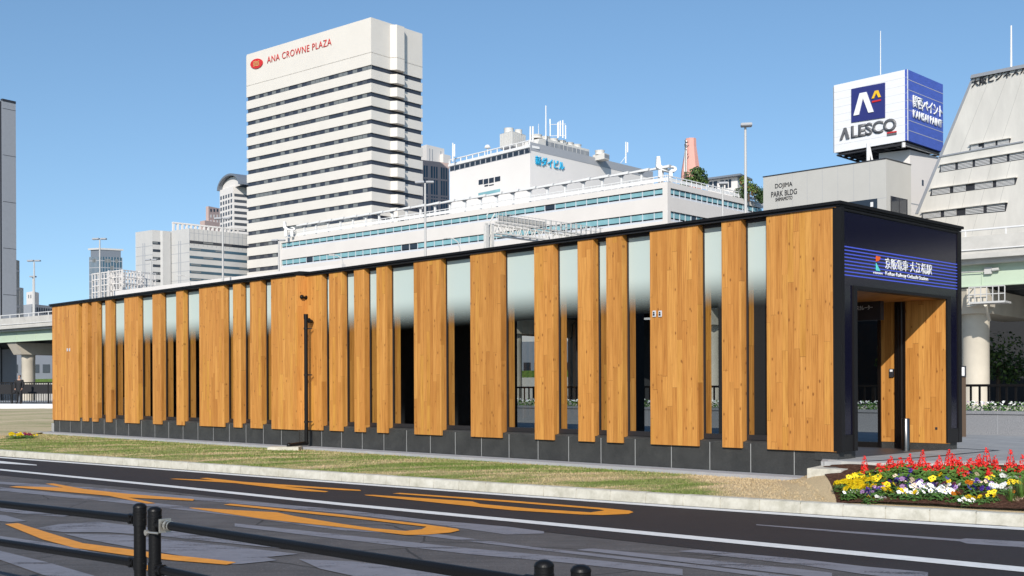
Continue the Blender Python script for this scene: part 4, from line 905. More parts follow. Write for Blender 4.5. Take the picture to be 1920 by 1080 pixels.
# ---- park building with lettering, and billboard cube on its own shaft
L, Cn, Rr, Bk, HP, KL_, KR = three((1431, 332.6), (1661.5, 298), (1708, 310), 130)
t = ground_thing('park_building', Cn, 'plain grey panelled building with three lines of dark lettering on its wall', 'building')
mb = MB(); block(mb, [L, Cn, Rr, Bk], -.3, HP); mb.build('wall', 'park_panel', t)
mb = MB(); block(mb, [Vector(q) for q in [(KL_.pt(-.05, 0, .06).x, KL_.pt(-.05, 0, .06).y), (KL_.pt(KL_.L+.05, 0, .06).x, KL_.pt(KL_.L+.05, 0, .06).y), (KR.pt(KR.L, 0, .06).x, KR.pt(KR.L, 0, .06).y), (Bk.x, Bk.y)]], HP, HP+.12); mb.build('coping', 'sign_dark', t)
mb = MB()
for i in range(1, 8): mb.box(KL_.pt(KL_.L*i/8, 18, .004), KL_.d3*.03, -KL_.n3*.02, UP*(HP-18))
mb.box(KL_.pt(0, KL_.hit(1661, 371)[1], .006), KL_.d3*KL_.L, -KL_.n3*.02, UP*.04); mb.build('panel_joint', 'metal_grey', t)
u0, z0 = KL_.hit(1590, 392); u1, z1_ = KL_.hit(1645, 372); 
mb = MB(); mb.box(KL_.pt(u0, z0-1, .02), KL_.d3*(u1-u0), -KL_.n3*.3, UP*(z1_-z0+1)); w1 = mb.build('window', 'dark_glass', t)
mb = MB(); mb.box(KL_.pt(KL_.u(1633), KL_.hit(1633, 388)[1], .03), KL_.d3*.35, -KL_.n3*.02, UP*.55); mb.build('blind', 'white_paint', w1)
u0, z0 = KR.hit(1670, 405); u1, z1_ = KR.hit(1701, 374); mb = MB(); mb.box(KR.pt(u0, z0-1, .02), KR.d3*(u1-u0), -KR.n3*.3, UP*(z1_-z0+1)); w1 = mb.build('window', 'dark_glass', t)
mb = MB(); mb.box(KR.pt(u0, z0, .05), KR.d3*.15, -KR.n3*.1, UP*(z1_-z0)); mb.box(KR.pt((u0+u1)/2, z0, .05), KR.d3*.15, -KR.n3*.1, UP*(z1_-z0)); mb.box(KR.pt(u1-.15, z0, .05), KR.d3*.15, -KR.n3*.1, UP*(z1_-z0)); mb.build('window_frame', 'sign_dark', w1)
for s_, a in (('DOJIMA', (1453.7, 355.7, 1487, 345)), ('PARK BLDG', (1446.5, 370, 1495.5, 360)), ('SHIMAMOTO', (1454.5, 377.7, 1487, 371))):
    text(s_, KL_, *a, 'sign_dark', t, 'wall_lettering', .02, .05, .0)
L, Cn, Rr, Bk, HS, sL, sR = three((1648, 287.5), (1706, 280.5), (1764, 296), 153)
t = ground_thing('billboard_tower', Cn, 'white shaft building carrying the big advertising cube', 'building')
mb = MB(); block(mb, [L, Cn, Rr, Bk], -.3, HS); mb.build('wall', 'plaster_white', t)
u0, z0 = sR.hit(1728.5, 348); mb = MB(); mb.box(sR.pt(u0, z0, .03), sR.d3*.45, -sR.n3*.2, UP*.8); mb.build('window', 'dark_glass', t)
mb = MB(); mb.box(sR.pt(0, sR.hit(1706, 382)[1], .02), sR.d3*sR.L, -sR.n3*.1, UP*.15); mb.build('band', 'metal_grey', t)
L, Cn, Rr, Bk, HC, cL, cR = three((1563.7, 160.1), (1700.6, 129.6), (1768, 158.4), 150)
t = thing('billboard_cube', (Cn.x, Cn.y, 34), 'big rooftop advertising cube with a white face and a blue face', 'billboard')
zc0 = cL.hit(1700.6, 263)[1]
mb = MB(); mb.box(cL.pt(0, zc0, 0), cL.d3*cL.L, -cL.n3*.3, UP*(HC-zc0)); wf = mb.build('white_face', 'billboard_white', t)
mb = MB(); mb.box(cR.pt(.0, zc0, 0), cR.d3*cR.L, -cR.n3*.3, UP*(HC-zc0)); bf = mb.build('blue_face', 'billboard_blue', t)
mb = MB(); block(mb, [L+(Bk-Cn)*.03, Cn+(Bk-Cn)*.05, Rr+(Bk-Cn)*.03, Bk], zc0+.15, HC-.1); mb.build('back_box', 'metal_grey', t)
mb = MB()
for i in range(1, 9): mb.box(cL.pt(0, zc0+(HC-zc0)*i/9, .01), cL.d3*cL.L, -cL.n3*.02, UP*.03); mb.box(cL.pt(0, 0, 0), UP*.001, UP*.001, UP*.001) if False else None
mb.build('panel_seam', 'pale_grey', wf)
mb = MB()
for i in range(1, 7): mb.box(cR.pt(0, zc0+(HC-zc0)*i/7, .02), cR.d3*cR.L, -cR.n3*.03, UP*.07)
mb.build('panel_seam', 'pale_grey', bf)
mb = MB()
def lp(fr, u, o): return fr.pt(u, zc0-.35, o)
a, b, c_, e = lp(cL, .3, -.3), lp(cL, cL.L-.3, -.3), lp(cR, cR.L-.3, -.3), Vector((Bk.x, Bk.y, zc0-.35))
for i in range(7):
    f = i/6; mb.tube(a.lerp(b, f), e.lerp(c_, f), .14, 6); mb.tube(a.lerp(e, f), b.lerp(c_, f), .14, 6)
mb.prism([(p.x, p.y, zc0-.1) for p in (a, b, c_, e)], (0, 0, .12)); mb.build('under_frame', 'sign_dark', t)
mb = MB(); p = P(1628, 282, 151); mb.tube((p.x, p.y, HP), (p.x, p.y, zc0-.2), .25, 8); mb.tube((p.x+1.3, p.y, HP+.2), (p.x+.1, p.y, zc0-.4), .14, 8); q = cR.pt(.2, 0, -.6)
mb.tube((q.x, q.y, HS-.2), (q.x, q.y, zc0-.2), .25, 8); mb.tube((q.x, q.y, HS+.2), lp(cR, cR.L-.5, -.5), .16, 8); mb.build('strut', 'white_paint', t)
lg = MB(); fpoly(lg, cL, [(1597, 167.2), (1660, 155), (1660, 220.5), (1597, 230)], .02, .12); sq = lg.build('logo_square', 'logo_navy', wf)
lg = MB(); fpoly(lg, cL, [(1602, 217.5), (1613.5, 175.5), (1626, 173), (1639.5, 210), (1630, 212), (1619.5, 184), (1612, 215.5)], .15, .12); lg.build('logo_letter', 'sign_white', sq)
lg = MB(); fpoly(lg, cL, [(1636, 185.5), (1642, 171), (1648, 169.8), (1653, 182.3), (1648.6, 183.2), (1644.5, 174.5), (1640.2, 184.8)], .15, .12); lg.build('logo_letter', 'logo_yellow', sq)
lg = MB(); fpoly(lg, cL, [(1636.5, 190), (1653, 186.5), (1653, 189.5), (1636.5, 193)], .15, .1); lg.build('logo_bar', 'sign_red', sq)
lg = MB(); fpoly(lg, cL, [(1575.5, 263), (1583.5, 240), (1587.5, 239.5), (1593.5, 260), (1588, 261), (1585, 248), (1580, 262)], .02, .2); lg.build('letter', 'letter_grey', wf)
text('LESCO', cL, 1596.5, 260, 1682.5, 236.5, 'letter_grey', wf, 'lettering', .02, .12, .03, .95)
lg = MB(); fpoly(lg, cL, [(1663.5, 248.5), (1681.5, 245.5), (1681.5, 248), (1663.5, 251)], .02, .1); lg.build('logo_bar', 'sign_red', wf)
lg = MB(); fpoly(lg, cL, [(1663.5, 252), (1681.5, 249), (1681.5, 252), (1663.5, 255)], .02, .1); lg.build('logo_bar', 'letter_grey', wf)
text('関西ペイント', cR, 1710.5, 201.5, 1767, 178.5, 'sign_white', bf, 'lettering', .05, .12, .015, .95)
text('KANSAI PAINT', cR, 1710.5, 220.5, 1766.5, 205.5, 'sign_white', bf, 'lettering', .05, .12, .02, 1.0)
mast('lightning_rod', 1651, 58, 140, 153, .07, 'thin lightning rod above the white billboard face', cat='lightning rod')

# ---- sloping concrete building on the right
DEP = 131
SL = Fr((P(1716, 402, 140).x, 140), (P(1920, 123, 127).x, 127))
t = ground_thing('sloped_building', SL.A, 'weathered concrete building with a slanting edge, louvred openings and dark characters at its top', 'building')
def sp(x, y): return SL.pt(*SL.hit(x, y))
out_ = [(1688, 470), (1716, 402), (1761.5, 293.5), (1823.6, 147), (1920, 128.5), (2010, 110), (2010, 470)]
mb = MB(); mb.prism([sp(*q) for q in out_], Vector((.55, .83, 0))*22); mb.build('wall', 'old_concrete', t)
mb = MB(); mb.prism([SL.pt(*SL.hit(x, y), .3) for x, y in ((1822, 147.5), (1824, 141), (2010, 103.5), (2010, 110.5))], Vector((.55, .83, 0))*22); mb.build('roof_edge', 'metal_grey', t)
q0 = sp(1688, 468); q1 = sp(2010, 468); mb = MB(); mb.prism([(q0.x, q0.y, -.3), (q1.x, q1.y, -.3), (q1.x+12, q1.y+18, -.3), (q0.x+12, q0.y+18, -.3)], (0, 0, min(q0.z, q1.z)+.3)); mb.build('lower_wall', 'old_concrete', t)
mb = MB(); fpoly(mb, SL, [(1762, 292.3), (1920, 264), (1920, 266.5), (1762, 295)], .0, .12); fpoly(mb, SL, [(1716, 401), (1722, 401), (1826, 146.5), (1821.5, 147.5)], -.001, .05)
mb.build('ledge', 'metal_grey', t)
for (x0, yt0, yb0, x1, yt1, yb1, n) in ((1820, 272.5, 283, 1896, 259.5, 271.5, 3), (1764, 310, 323.5, 1925, 283.5, 298, 5), (1747, 354.5, 367.5, 1908, 333, 346, 4), (1730, 399.5, 411, 1890, 380, 396, 4)):
    mb = MB(); fpoly(mb, SL, [(x0, yt0), (x1, yt1), (x1-4, yb1), (x0-3, yb0)], .01, .03); fpoly(mb, SL, [(x0-1, yt0-1.3), (x1, yt1-1.3), (x1, yt1-.1), (x0-1, yt0-.1)], .03, .3, 1)
    lo = mb.build('opening', ['sign_dark', 'old_concrete'], t); mb = MB()
    for i in range(5):
        f = (i+.6)/5.4; L0 = lambda a, b: a+(b-a)*f
        for j in range(n):
            g0, g1 = (j+.03)/n, (j+.86)/n
            if (j == 1 and n == 4) or (n == 3 and j == 0 and i < 3): g1 = (j+.6)/n
            xa, xb = x0+(x1-x0)*g0, x0+(x1-x0)*g1
            ya = yt0+(yt1-yt0)*g0; ya2 = yb0+(yb1-yb0)*g0; yb = yt0+(yt1-yt0)*g1; yb2 = yb0+(yb1-yb0)*g1
            fpoly(mb, SL, [(xa, L0(ya, ya2)-.75), (xb, L0(yb, yb2)-.75), (xb, L0(yb, yb2)+.6), (xa, L0(ya, ya2)+.6)], .042, .05)
    mb.build('louvre', 'white_paint', lo)
mb = MB()
for x0, y0, x1, y1 in ((1850, 160, 1798, 290), (1886, 150, 1836, 282), (1915, 150, 1874, 276), (1790, 330, 1768, 440), (1826, 300, 1790, 440), (1862, 296, 1822, 440), (1898, 290, 1858, 440)): fpoly(mb, SL, [(x0, y0), (x0+.6, y0), (x1+.6, y1), (x1, y1)], .004, .008)
mb.build('panel_joint', 'park_panel', t)
text('大阪ビジネスカ', SL, 1823, 164, 1928, 149, 'sign_dark', t, 'wall_lettering', .05, .1, .006, .95)
mast('lightning_rod', 1896, 48, 127, 130, .12, 'thin lightning rod on the weathered concrete building', cat='lightning rod')

# ---- other towers
def simple(name, l, c, r, D, label, wall='grey_panel'):
    L, Cn, Rr, Bk, H, a, b = three(l, c, r, D); t = ground_thing(name, Cn, label, 'building')
    mb = MB(); block(mb, [L, Cn, Rr, Bk], -.3, H); mb.build('wall', wall, t); return t, a, b, H
t, a, b, H = simple('edge_tower', (-60, 176), (4.5, 189), (29.5, 194.5), 150, 'tall dark slab tower cut by the left edge of the picture', 'metal_grey')
mb = MB()
for u in (a.L-.25, a.L-.9): mb.box(a.pt(u-.12, -.3, .02), a.d3*.2, -a.n3*.1, UP*(H+.2))
for i in range(9): mb.box(b.pt(0, H-1-i*6.2, .01), b.d3*b.L, -b.n3*.05, UP*.06)
mb.build('seam', 'sign_dark', t)
mb = MB(); mb.box(b.pt(0, H, .05), b.d3*b.L, -b.n3*.5, UP*.3); mb.build('coping', 'sign_dark', t)
t, a, b, H = simple('glass_block', (10, 500), (30, 487), (36.5, 489), 190, 'narrow blue glass block peeping out behind the left edge tower', 'blue_glass')
mb = MB()
for i in range(8): mb.box(b.pt(0, H-2-i*3, .02), b.d3*b.L, -b.n3*.1, UP*.35)
mb.build('floor_line', 'metal_grey', t)
t, a, b, H = simple('beige_block', (30, 541), (37, 539), (44, 540), 230, 'narrow beige block beside the blue glass block', 'park_panel')
t, a, b, H = simple('small_white_house', (49.5, 548), (62, 546), (73, 549), 260, 'small white house with a few dark windows behind the left lamp posts', 'plaster_white')
for px in (54, 58, 65.5): 
    fr = a if px < 62 else b; u, z = fr.hit(px, 556); mb = MB(); mb.box(fr.pt(u-.2, z-.4, .03), fr.d3*.4, -fr.n3*.1, UP*.8); mb.build('window', 'dark_glass', t)
t, a, b, H = simple('dark_low_block', (44, 572), (60, 570), (99, 574), 240, 'low dark block with pale roof rails behind the left viaduct', 'metal_grey')
mb = MB()
for i in range(9): mb.box(b.pt(i*b.L/9, H-1.8, .04), b.d3*(b.L/9-.4), -b.n3*.1, UP*1.2, 0)
mb.build('window_band', 'dark_glass', t)
t, a, b, H = simple('office_grey_left', (254, 436), (305, 432.5), (320, 434), 300, 'grey panelled office block with stacked window bands, left of the pair', 'grey_panel')
L0 = a
def bands(t, fr, px0, px1, y0s, h, frame='grey_panel', glass='dark_glass'):
    u0, u1 = fr.u(px0), fr.u(px1)
    for y in y0s:
        z1 = fr.hit(px0, y)[1]; z0 = fr.hit(px0, y+h)[1]; mb = MB(); mb.box(fr.pt(u0, z0, .03), fr.d3*(u1-u0), -fr.n3*.3, UP*(z1-z0), 0)
        n = max(3, int((u1-u0)/3.2))
        for i in range(n):
            if random.random() < .45: mb.box(fr.pt(u0+(u1-u0)*(i+.1)/n, z0+.25, .06), fr.d3*((u1-u0)/n*.8), -fr.n3*.1, UP*(z1-z0-.4), 1)
        mb.build('window_band', [glass, 'hotel_curtain'], t)
# the pair: a left block (front face 254-286 side, windowed face 286-320) and a right block (320-355, 355-462)
L, Cn, Rr, Bk, H, a, b = three((254, 437), (285.5, 432.5), (322, 435.5), 299)
t2 = t
mb = MB(); block(mb, [L, Cn, Rr, Bk], -.3, H+.2); mb.build('front_wall', 'grey_panel', t2)
bands(t2, b, 286.5, 319, [452.5], 5.5); bands(t2, b, 287, 319.5, [467, 481.6, 495.5, 509.5, 523.5, 537], 5)
mb = MB()
for px in (268, 271.5): u = a.u(px); mb.box(a.pt(u, 0, .03), a.d3*.3, -a.n3*.1, UP*(H-3))
for i in range(12): mb.box(a.pt(0, H-4-i*2.4, .02), a.d3*a.L, -a.n3*.05, UP*.12)
mb.build('seam', 'metal_grey', t2)
t, a, b, H = simple('office_grey_right', (321, 433), (355, 428), (470, 440), 297, 'grey panelled office block with long window bands, right of the pair', 'grey_panel')
bands(t, b, 356, 469, [450.5], 5.5); bands(t, b, 356, 469, [464.5, 479, 493.5, 507, 521, 534], 5.2, glass='blue_glass')
mb = MB()
for px in (335, 338.5): u = a.u(px); mb.box(a.pt(u, 0, .03), a.d3*.3, -a.n3*.1, UP*(H-3))
for i in range(12): mb.box(a.pt(0, H-4-i*2.4, .02), a.d3*a.L, -a.n3*.05, UP*.12); mb.box(b.pt(0, H-1.2-i*2.05, .01), b.d3*b.L, -b.n3*.05, UP*.1)
for i in range(14): mb.box(b.pt(b.L*i/14, H-4.5, .02), b.d3*.12, -b.n3*.05, UP*4.5)
mb.build('seam', 'metal_grey', t)
mb = MB(); q0 = b.pt(0, H, -8)
for i in range(16): mb.box(b.pt(i*1.3, H-.2, -9), b.d3*.5, -b.n3*.5, UP*2.6)
mb.box(b.pt(0, H+2.3, -9), b.d3*22, -b.n3*.6, UP*.4); mb.build('roof_screen', 'plaster_white', t)
t, a, b, H = simple('pink_tower', (375, 415), (384, 413), (413, 418), 420, 'small pink stone tower stepping up behind the grey offices', 'pink_stone')
mb = MB(); L, Cn, Rr, Bk, H2, a2, b2 = three((386, 387.5), (391, 386.5), (413.5, 391), 424); block(mb, [L, Cn, Rr, Bk], H-2, H2); mb.build('upper_wall', 'pink_stone', t)
for px in (395.5, 401.5, 407.5):
    for y in (392, 403, 413.5): u, z = b2.hit(px, y+5); mb = MB(); mb.box(b2.pt(u-.35, z, .05), b2.d3*.75, -b2.n3*.2, UP*1.1); mb.build('window', 'dark_glass' if y < 400 else 'plaster_white', t)
L, Cn, Rr, Bk, H, a, b = three((412, 357), (437, 349), (466, 352), 380)
t = ground_thing('vaulted_tower', Cn, 'white gridded tower under a dark curved vault roof, beside the hotel', 'building')
mb = MB(); block(mb, [L, Cn, Rr, Bk], -.3, H); mb.build('wall', 'plaster_white', t)
mb = MB()
for k_ in range(9):
    z = H-2.5-k_*1.95*1.0
    mb.box(b.pt(.4, z-.9, .05), b.d3*(b.L), -b.n3*.2, UP*.95)
    for j in range(5): mb.box(a.pt(.5+j*a.L/5.2, z-.9, .05), a.d3*(a.L/9), -a.n3*.2, UP*1.2)
mb.build('window_band', 'hotel_pane', t)
mb = MB(); c0 = a.pt(a.L/2+1.5, H, -.0); ar = []
A0 = a.pt(-.6, H-.2, .8); W = a.L+7; n = 16
prof = [(W*.5-W*.5*math.cos(math.pi*i/n), 4.6*math.sin(math.pi*i/n)) for i in range(n+1)]
mb.prism([A0+a.d3*x+UP*z for x, z in prof]+[A0+a.d3*(x*.9+W*.05)+UP*(z*.86) for x, z in prof[::-1]], -a.n3*16); mb.build('vault', 'vault_grey', t)
mb = MB(); mb.prism([A0-a.n3*1.5+a.d3*(x*.88+W*.06)+UP*(z*.8) for x, z in prof], -a.n3*.5); mb.build('gable', 'plaster_white', t)
# tower with vertical strips right of the hotel
L, Cn, Rr, Bk, H, a, b = three((770, 300), (793, 300), (842, 306), 330)
t = ground_thing('strip_window_tower', Cn, 'pinkish tower with tall green glass strips and a white top, right of the hotel', 'building')
mb = MB(); block(mb, [L, Cn, Rr, Bk], -.3, H); mb.build('wall', 'pink_stone', t)
for px, w_ in ((795.5, 3), (800, 3), (809, 3.4), (814, 3), (818.5, 3), (827.5, 3.2), (832, 3), (836.5, 3)):
    u0, u1 = b.u(px), b.u(px+w_); mb = MB(); mb.box(b.pt(u0, 10, .04), b.d3*(u1-u0), -b.n3*.1, UP*(H-11.5)); mb.build('window_strip', 'blue_glass', t)
mb = MB()
for y in (335, 366, 372): z = b.hit(793, y)[1]; mb.box(b.pt(0, z, .07), b.d3*b.L, -b.n3*.1, UP*.5)
mb.build('floor_line', 'pink_stone', t)
L, Cn, Rr, Bk, H2, a2, b2 = three((780, 277), (800, 271), (833, 279), 336); mb = MB(); block(mb, [L, Cn, Rr, Bk], H-1, H2)
mb.box(b2.pt(b2.L-1.8, H, 1.2), b2.d3*3.4, -b2.n3*3, UP*(H2-H-2)); mb.build('crown', 'plaster_white', t)
mb = MB()
for px in (806, 811, 827): u = b2.u(px); mb.box(b2.pt(u, H, .05), b2.d3*.35, -b2.n3*.1, UP*(H2-H-1)); 
mb.build('seam', 'metal_grey', t)
# far glass tower
L, Cn, Rr, Bk, H, a, b = three((167.5, 482), (186, 481), (229, 483), 520)
t = ground_thing('far_glass_tower', Cn, 'distant blue-green glass tower with an overhanging pale crown', 'building')
mb = MB(); block(mb, [L, Cn, Rr, Bk], -.3, H); mb.build('wall', 'blue_glass', t); cen = (L+Rr+Cn+Bk)/4
mb = MB(); block(mb, [cen+(p-cen)*.92 for p in (L, Cn, Rr, Bk)], H, H+3.2); mb.build('upper_storey', 'vault_grey', t)
mb = MB(); block(mb, [cen+(p-cen)*1.08 for p in (L, Cn, Rr, Bk)], H+3.2, H+4.0); mb.build('crown', 'pale_grey', t)
mb = MB()
for fr in (a, b):
    for i in range(26): mb.box(fr.pt(0, H-2-i*3.2, .03), fr.d3*fr.L, -fr.n3*.1, UP*.35)
    n = 8
    for i in range(n+1): mb.box(fr.pt(fr.L*i/n-.12, 20, .05), fr.d3*.24, -fr.n3*.1, UP*(H-20))
mb.build('grid', 'metal_grey', t)
mb = MB()
for i in range(60): fr = b if random.random() < .7 else a; mb.box(fr.pt(random.uniform(.1, .9)*fr.L, H-2.6-3.2*random.randint(0, 18), .06), fr.d3*1.3, -fr.n3*.1, UP*1.7)
mb.build('blind', 'hotel_curtain', t)
# white lattice frame building
L, Cn, Rr, Bk, H, a, b = three((172, 513), (229.5, 505), (292, 512), 185)
t = ground_thing('lattice_building', Cn, 'building wrapped in an open white square lattice in front of the far glass tower', 'building')
mb = MB(); 
for fr, o in ((a, 0), (b, 0), (a, -3.2), (b, -3.2)):
    nx_ = 10 if fr is a else 11; zb0 = H-10
    for i in range(nx_+1): mb.box(fr.pt(fr.L*i/nx_-.08, zb0, o), fr.d3*.16, -fr.n3*.16, UP*(H-zb0))
    for j in range(10): mb.box(fr.pt(0, H-.18-j*1.05, o+.01), fr.d3*fr.L, -fr.n3*.15, UP*.16)
mb.build('lattice', 'plaster_white', t)
mb = MB(); block(mb, [L+(Bk-Cn)*.12, Cn+(Bk-Cn)*.12, Rr+(Bk-Cn)*.05, Bk], -.3, H-6.2); mb.build('wall', 'park_panel', t)
mb = MB()
for i in range(9): q = cen.lerp(cen, 0); u = random.uniform(.1, .9)*b.L; mb.tube(b.pt(u, H-7, -4), b.pt(u+random.uniform(-1, 1), H-random.uniform(1, 3), -4), .18, 5)
mb.build('roof_pipe', 'pale_grey', t)

# ---- rooftop chimney, trees, pavilion on the low block
p = P(1295, 330, 330); t = thing('pink_chimney', (p.x, p.y, 20), 'pink tapering chimney with a paler face standing behind the roof garden tree', 'chimney')
s_ = 330/F
def octo(rx, ry): return [(math.cos(R(22.5+45*i))*rx, math.sin(R(22.5+45*i))*ry) for i in range(8)]
mb = MB(); i0 = len(mb.v); lv = [(370, 21), (320, 17), (276, 10.2), (260, 9.5)]
for y, r_ in lv:
    z = P(1295, y, 330).z
    for cx_, cy_ in octo(r_*s_*1.05, r_*s_): mb.v.append(Vector((p.x+cx_+(0.5*s_ if y < 300 else 0), p.y+cy_, z)))
for j in range(3):
    for k_ in range(8): mb.f.append([j*8+k_, j*8+(k_+1) % 8, j*8+8+(k_+1) % 8, j*8+8+k_]); mb.m.append(0); mb.uv.append(None)
mb.f.append(list(range(24, 32))); mb.m.append(0); mb.uv.append(None); mb.build('shaft', 'pink_paint', t)
mb = MB(); mb.prism([P(1282.5, 322, 325), P(1287.5, 322, 325), P(1288, 263, 325), P(1285, 263, 325)], (0, .6, 0)); mb.build('pale_face', 'plaster_white', t)
mb = MB(); mb.path([P(1285.5, 330, 324), P(1285, 268, 324)], .09, 6); mb.path([P(1284, 270, 324), P(1284.5, 275, 324), P(1288, 276, 324), P(1291, 272, 324)], .14, 6); mb.path([P(1284.5, 263, 324), P(1286, 268, 324), P(1290, 266, 324)], .14, 6); mb.build('ladder', 'dark_frame', t)
def tree(name, base, trunk_h, crowns, mats, label, group=None, leaf=.35, n=900, cat='tree'):
    t = thing(name, base, label, cat, group); b = Vector(base); mb = MB(); top = b+UP*trunk_h
    mb.tube(b, top, .16*trunk_h/3+.05, 8, .09*trunk_h/3+.03)
    for c_, r_ in crowns: mb.tube(top, b+Vector(c_), .06*trunk_h/3+.02, 6, .02)
    mb.build('trunk', 'bark', t, smooth='auto'); mb = MB()
    for c_, r_ in crowns:
        c_ = b+Vector(c_)
        for i in range(int(n/len(crowns))):
            v = Vector((random.gauss(0, 1), random.gauss(0, 1), random.gauss(0, 1))).normalized()*(random.random()**.45)
            pnt = c_+Vector((v.x*r_[0], v.y*r_[1], v.z*r_[2])); mb.leaf(pnt, leaf*random.uniform(.6, 1.3), (v+Vector((random.gauss(0, .5), random.gauss(0, .5), random.gauss(0, .5)+.4))), 0 if random.random() < .68 else 1)
    mb.build('crown', mats, t, recalc=False); return t
Y = 205; b0 = P(1305, 352, Y)
tree('roof_tree', (b0.x, b0.y, HB-.5), 3.0, [((0, 0, 3.4), (2.3, 2, 1.6)), ((-1.3, 0, 2.4), (1.4, 1.2, .9)), ((1.2, .3, 2.6), (1.2, 1.2, 1.2)), ((.3, -.3, 4.3), (1.3, 1.2, .8)), ((-2.1, -.2, 1.8), (.8, .7, .5))], ['leaf_dark', 'leaf_light'], 'round green tree on the low office roof in front of the pink chimney', leaf=.28, n=1500)
Y = 212; b0 = P(1404, 372, Y)
tree('roof_tree', (b0.x, b0.y, HB-.5), 3.2, [((-.4, 0, 2.9), (1.5, 1.3, 1.5)), ((.7, 0, 2.3), (1.2, 1.2, 1.2)), ((-.9, 0, 4.0), (.8, .8, .8))], ['leaf_light', 'leaf_autumn'], 'loose reddish-green tree between the clipped shrubs on the low office roof', leaf=.26, n=900)
for px, wdt, lab in ((1388, 2.4, 'dark rounded shrub left of the reddish tree on the low office roof'), (1424, 1.8, 'dark rounded shrub right of the reddish tree on the low office roof')):
    b0 = P(px, 368, 213); tree('roof_shrub', (b0.x, b0.y, HB-.6), .8, [((0, 0, 1.5), (wdt*.62, 1.3, 1.6)), ((wdt*.3, 0, 1.0), (wdt*.4, 1.2, 1.2))], ['leaf_dark', 'leaf_dark'], lab, 'shrubs on the office roof', leaf=.2, n=1300, cat='shrub')
Y = 219; a0, a1, a2 = P(1327, 352, Y), P(1383, 352, Y-4), P(1425, 358, Y+1)
t = thing('roof_pavilion', (a1.x, a1.y, HB-.5), 'white pavilion with a thin dark flat roof on the low office roof', 'pavilion')
zt = P(1383, 331.5, Y-4).z; mb = MB(); q = [(a0.x, a0.y), (a1.x, a1.y), (a2.x-2.5, a2.y-.3), (a0.x+4, a0.y+6)]
mb.prism([(x, y, HB-.5) for x, y in q], (0, 0, zt-HB+.5)); mb.build('wall', 'plaster_white', t); fr = Fr(q[0], q[1]); fr2 = Fr(q[1], q[2])
for i, (ua, ub) in enumerate(((.05, .16), (.2, .32), (.42, .55), (.6, .68), (.71, .79))): mb = MB(); mb.box(fr.pt(fr.L*ua, zt-1.9, .04), fr.d3*fr.L*(ub-ua), -fr.n3*.1, UP*1.6); mb.build('window', 'dark_glass', t)
mb = MB(); cx_, cy_ = (q[0][0]+q[2][0])/2, (q[0][1]+q[2][1])/2; mb.prism([(cx_+(x-cx_)*1.2, cy_+(y-cy_)*1.2-.8, zt) for x, y in q], (0, 0, .35)); mb.build('roof', 'vault_grey', t)

# ---- the elevated expressway
V0, V1 = Vector((23.9, 60)), Vector((-52.5, 122)); vd = (V1-V0).normalized(); VX = Fr((V1+vd*90), (V0-vd*75))
t = thing('expressway_viaduct', (VX.pt(VX.u(1830), 0).x, VX.pt(VX.u(1830), 0).y, -.3), 'elevated expressway on concrete piers with a pale green girder, passing behind the station', 'viaduct')
uu0, uu1 = 0, VX.L; zt_, zl_ = 9.55, 8.62; vL = VX.d3*(uu1-uu0)
mb = MB(); mb.box(VX.pt(0, zl_, 0), vL, -VX.n3*.3, UP*(zt_-zl_)); mb.box(VX.pt(0, zl_-.25, .12), vL, -VX.n3*.8, UP*.248); 
mb.build('parapet', 'concrete', t)
mb = MB(); mb.box(VX.pt(0, zl_-.5, -.3), vL, -VX.n3*15, UP*.49); mb.build('deck', 'concrete', t)
mb = MB(); mb.box(VX.pt(0, 7.0, -.9), vL, -VX.n3*.15, UP*(zl_-.5-7.0)); mb.box(VX.pt(0, 6.96, -.78), vL, -VX.n3*.4, UP*.06); mb.box(VX.pt(0, 7.94, -.885), vL, -VX.n3*.02, UP*.02)
for i in range(46): mb.box(VX.pt(i*4.3, 7.02, -.86), VX.d3*.03, -VX.n3*.04, UP*1.0)
mb.build('girder', 'girder_green', t)
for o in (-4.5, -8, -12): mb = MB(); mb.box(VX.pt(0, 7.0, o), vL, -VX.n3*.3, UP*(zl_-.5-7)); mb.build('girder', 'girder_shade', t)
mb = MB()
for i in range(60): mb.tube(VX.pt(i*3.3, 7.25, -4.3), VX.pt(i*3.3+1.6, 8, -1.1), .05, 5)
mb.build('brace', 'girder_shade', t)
mb = MB(); mb.tube(VX.pt(0, zt_-.72, .06), VX.pt(VX.L, zt_-.72, .06), .035, 6); mb.tube(VX.pt(0, zt_+.35, -.15), VX.pt(VX.L, zt_+.35, -.15), .05, 6)
for i in range(95): mb.tube(VX.pt(i*2.05, zt_, -.15), VX.pt(i*2.05, zt_+.35, -.15), .04, 5)
mb.build('rail', 'white_paint', t)
def pier(px, rr=.72):
    u = VX.u(px, -3); c_ = VX.pt(u, -.3, -3); t2 = MB(); t2.lathe(c_, [(rr, 0), (rr, 5.2), (rr*1.02, 5.22), (rr*1.02, 5.9)], 28)
    t2.prism([VX.pt(u-1.0, 5.6, -1.8), VX.pt(u+1.0, 5.6, -1.8), VX.pt(u+1.0, 6.9, -1.0), VX.pt(u-1.0, 6.9, -1.0)], -VX.n3*10); t2.build('pier', 'pier_concrete', t, smooth='auto')
for px in (1829, 1330, 960, 620, 330, 53): pier(px)
u = VX.u(1826, -3); 
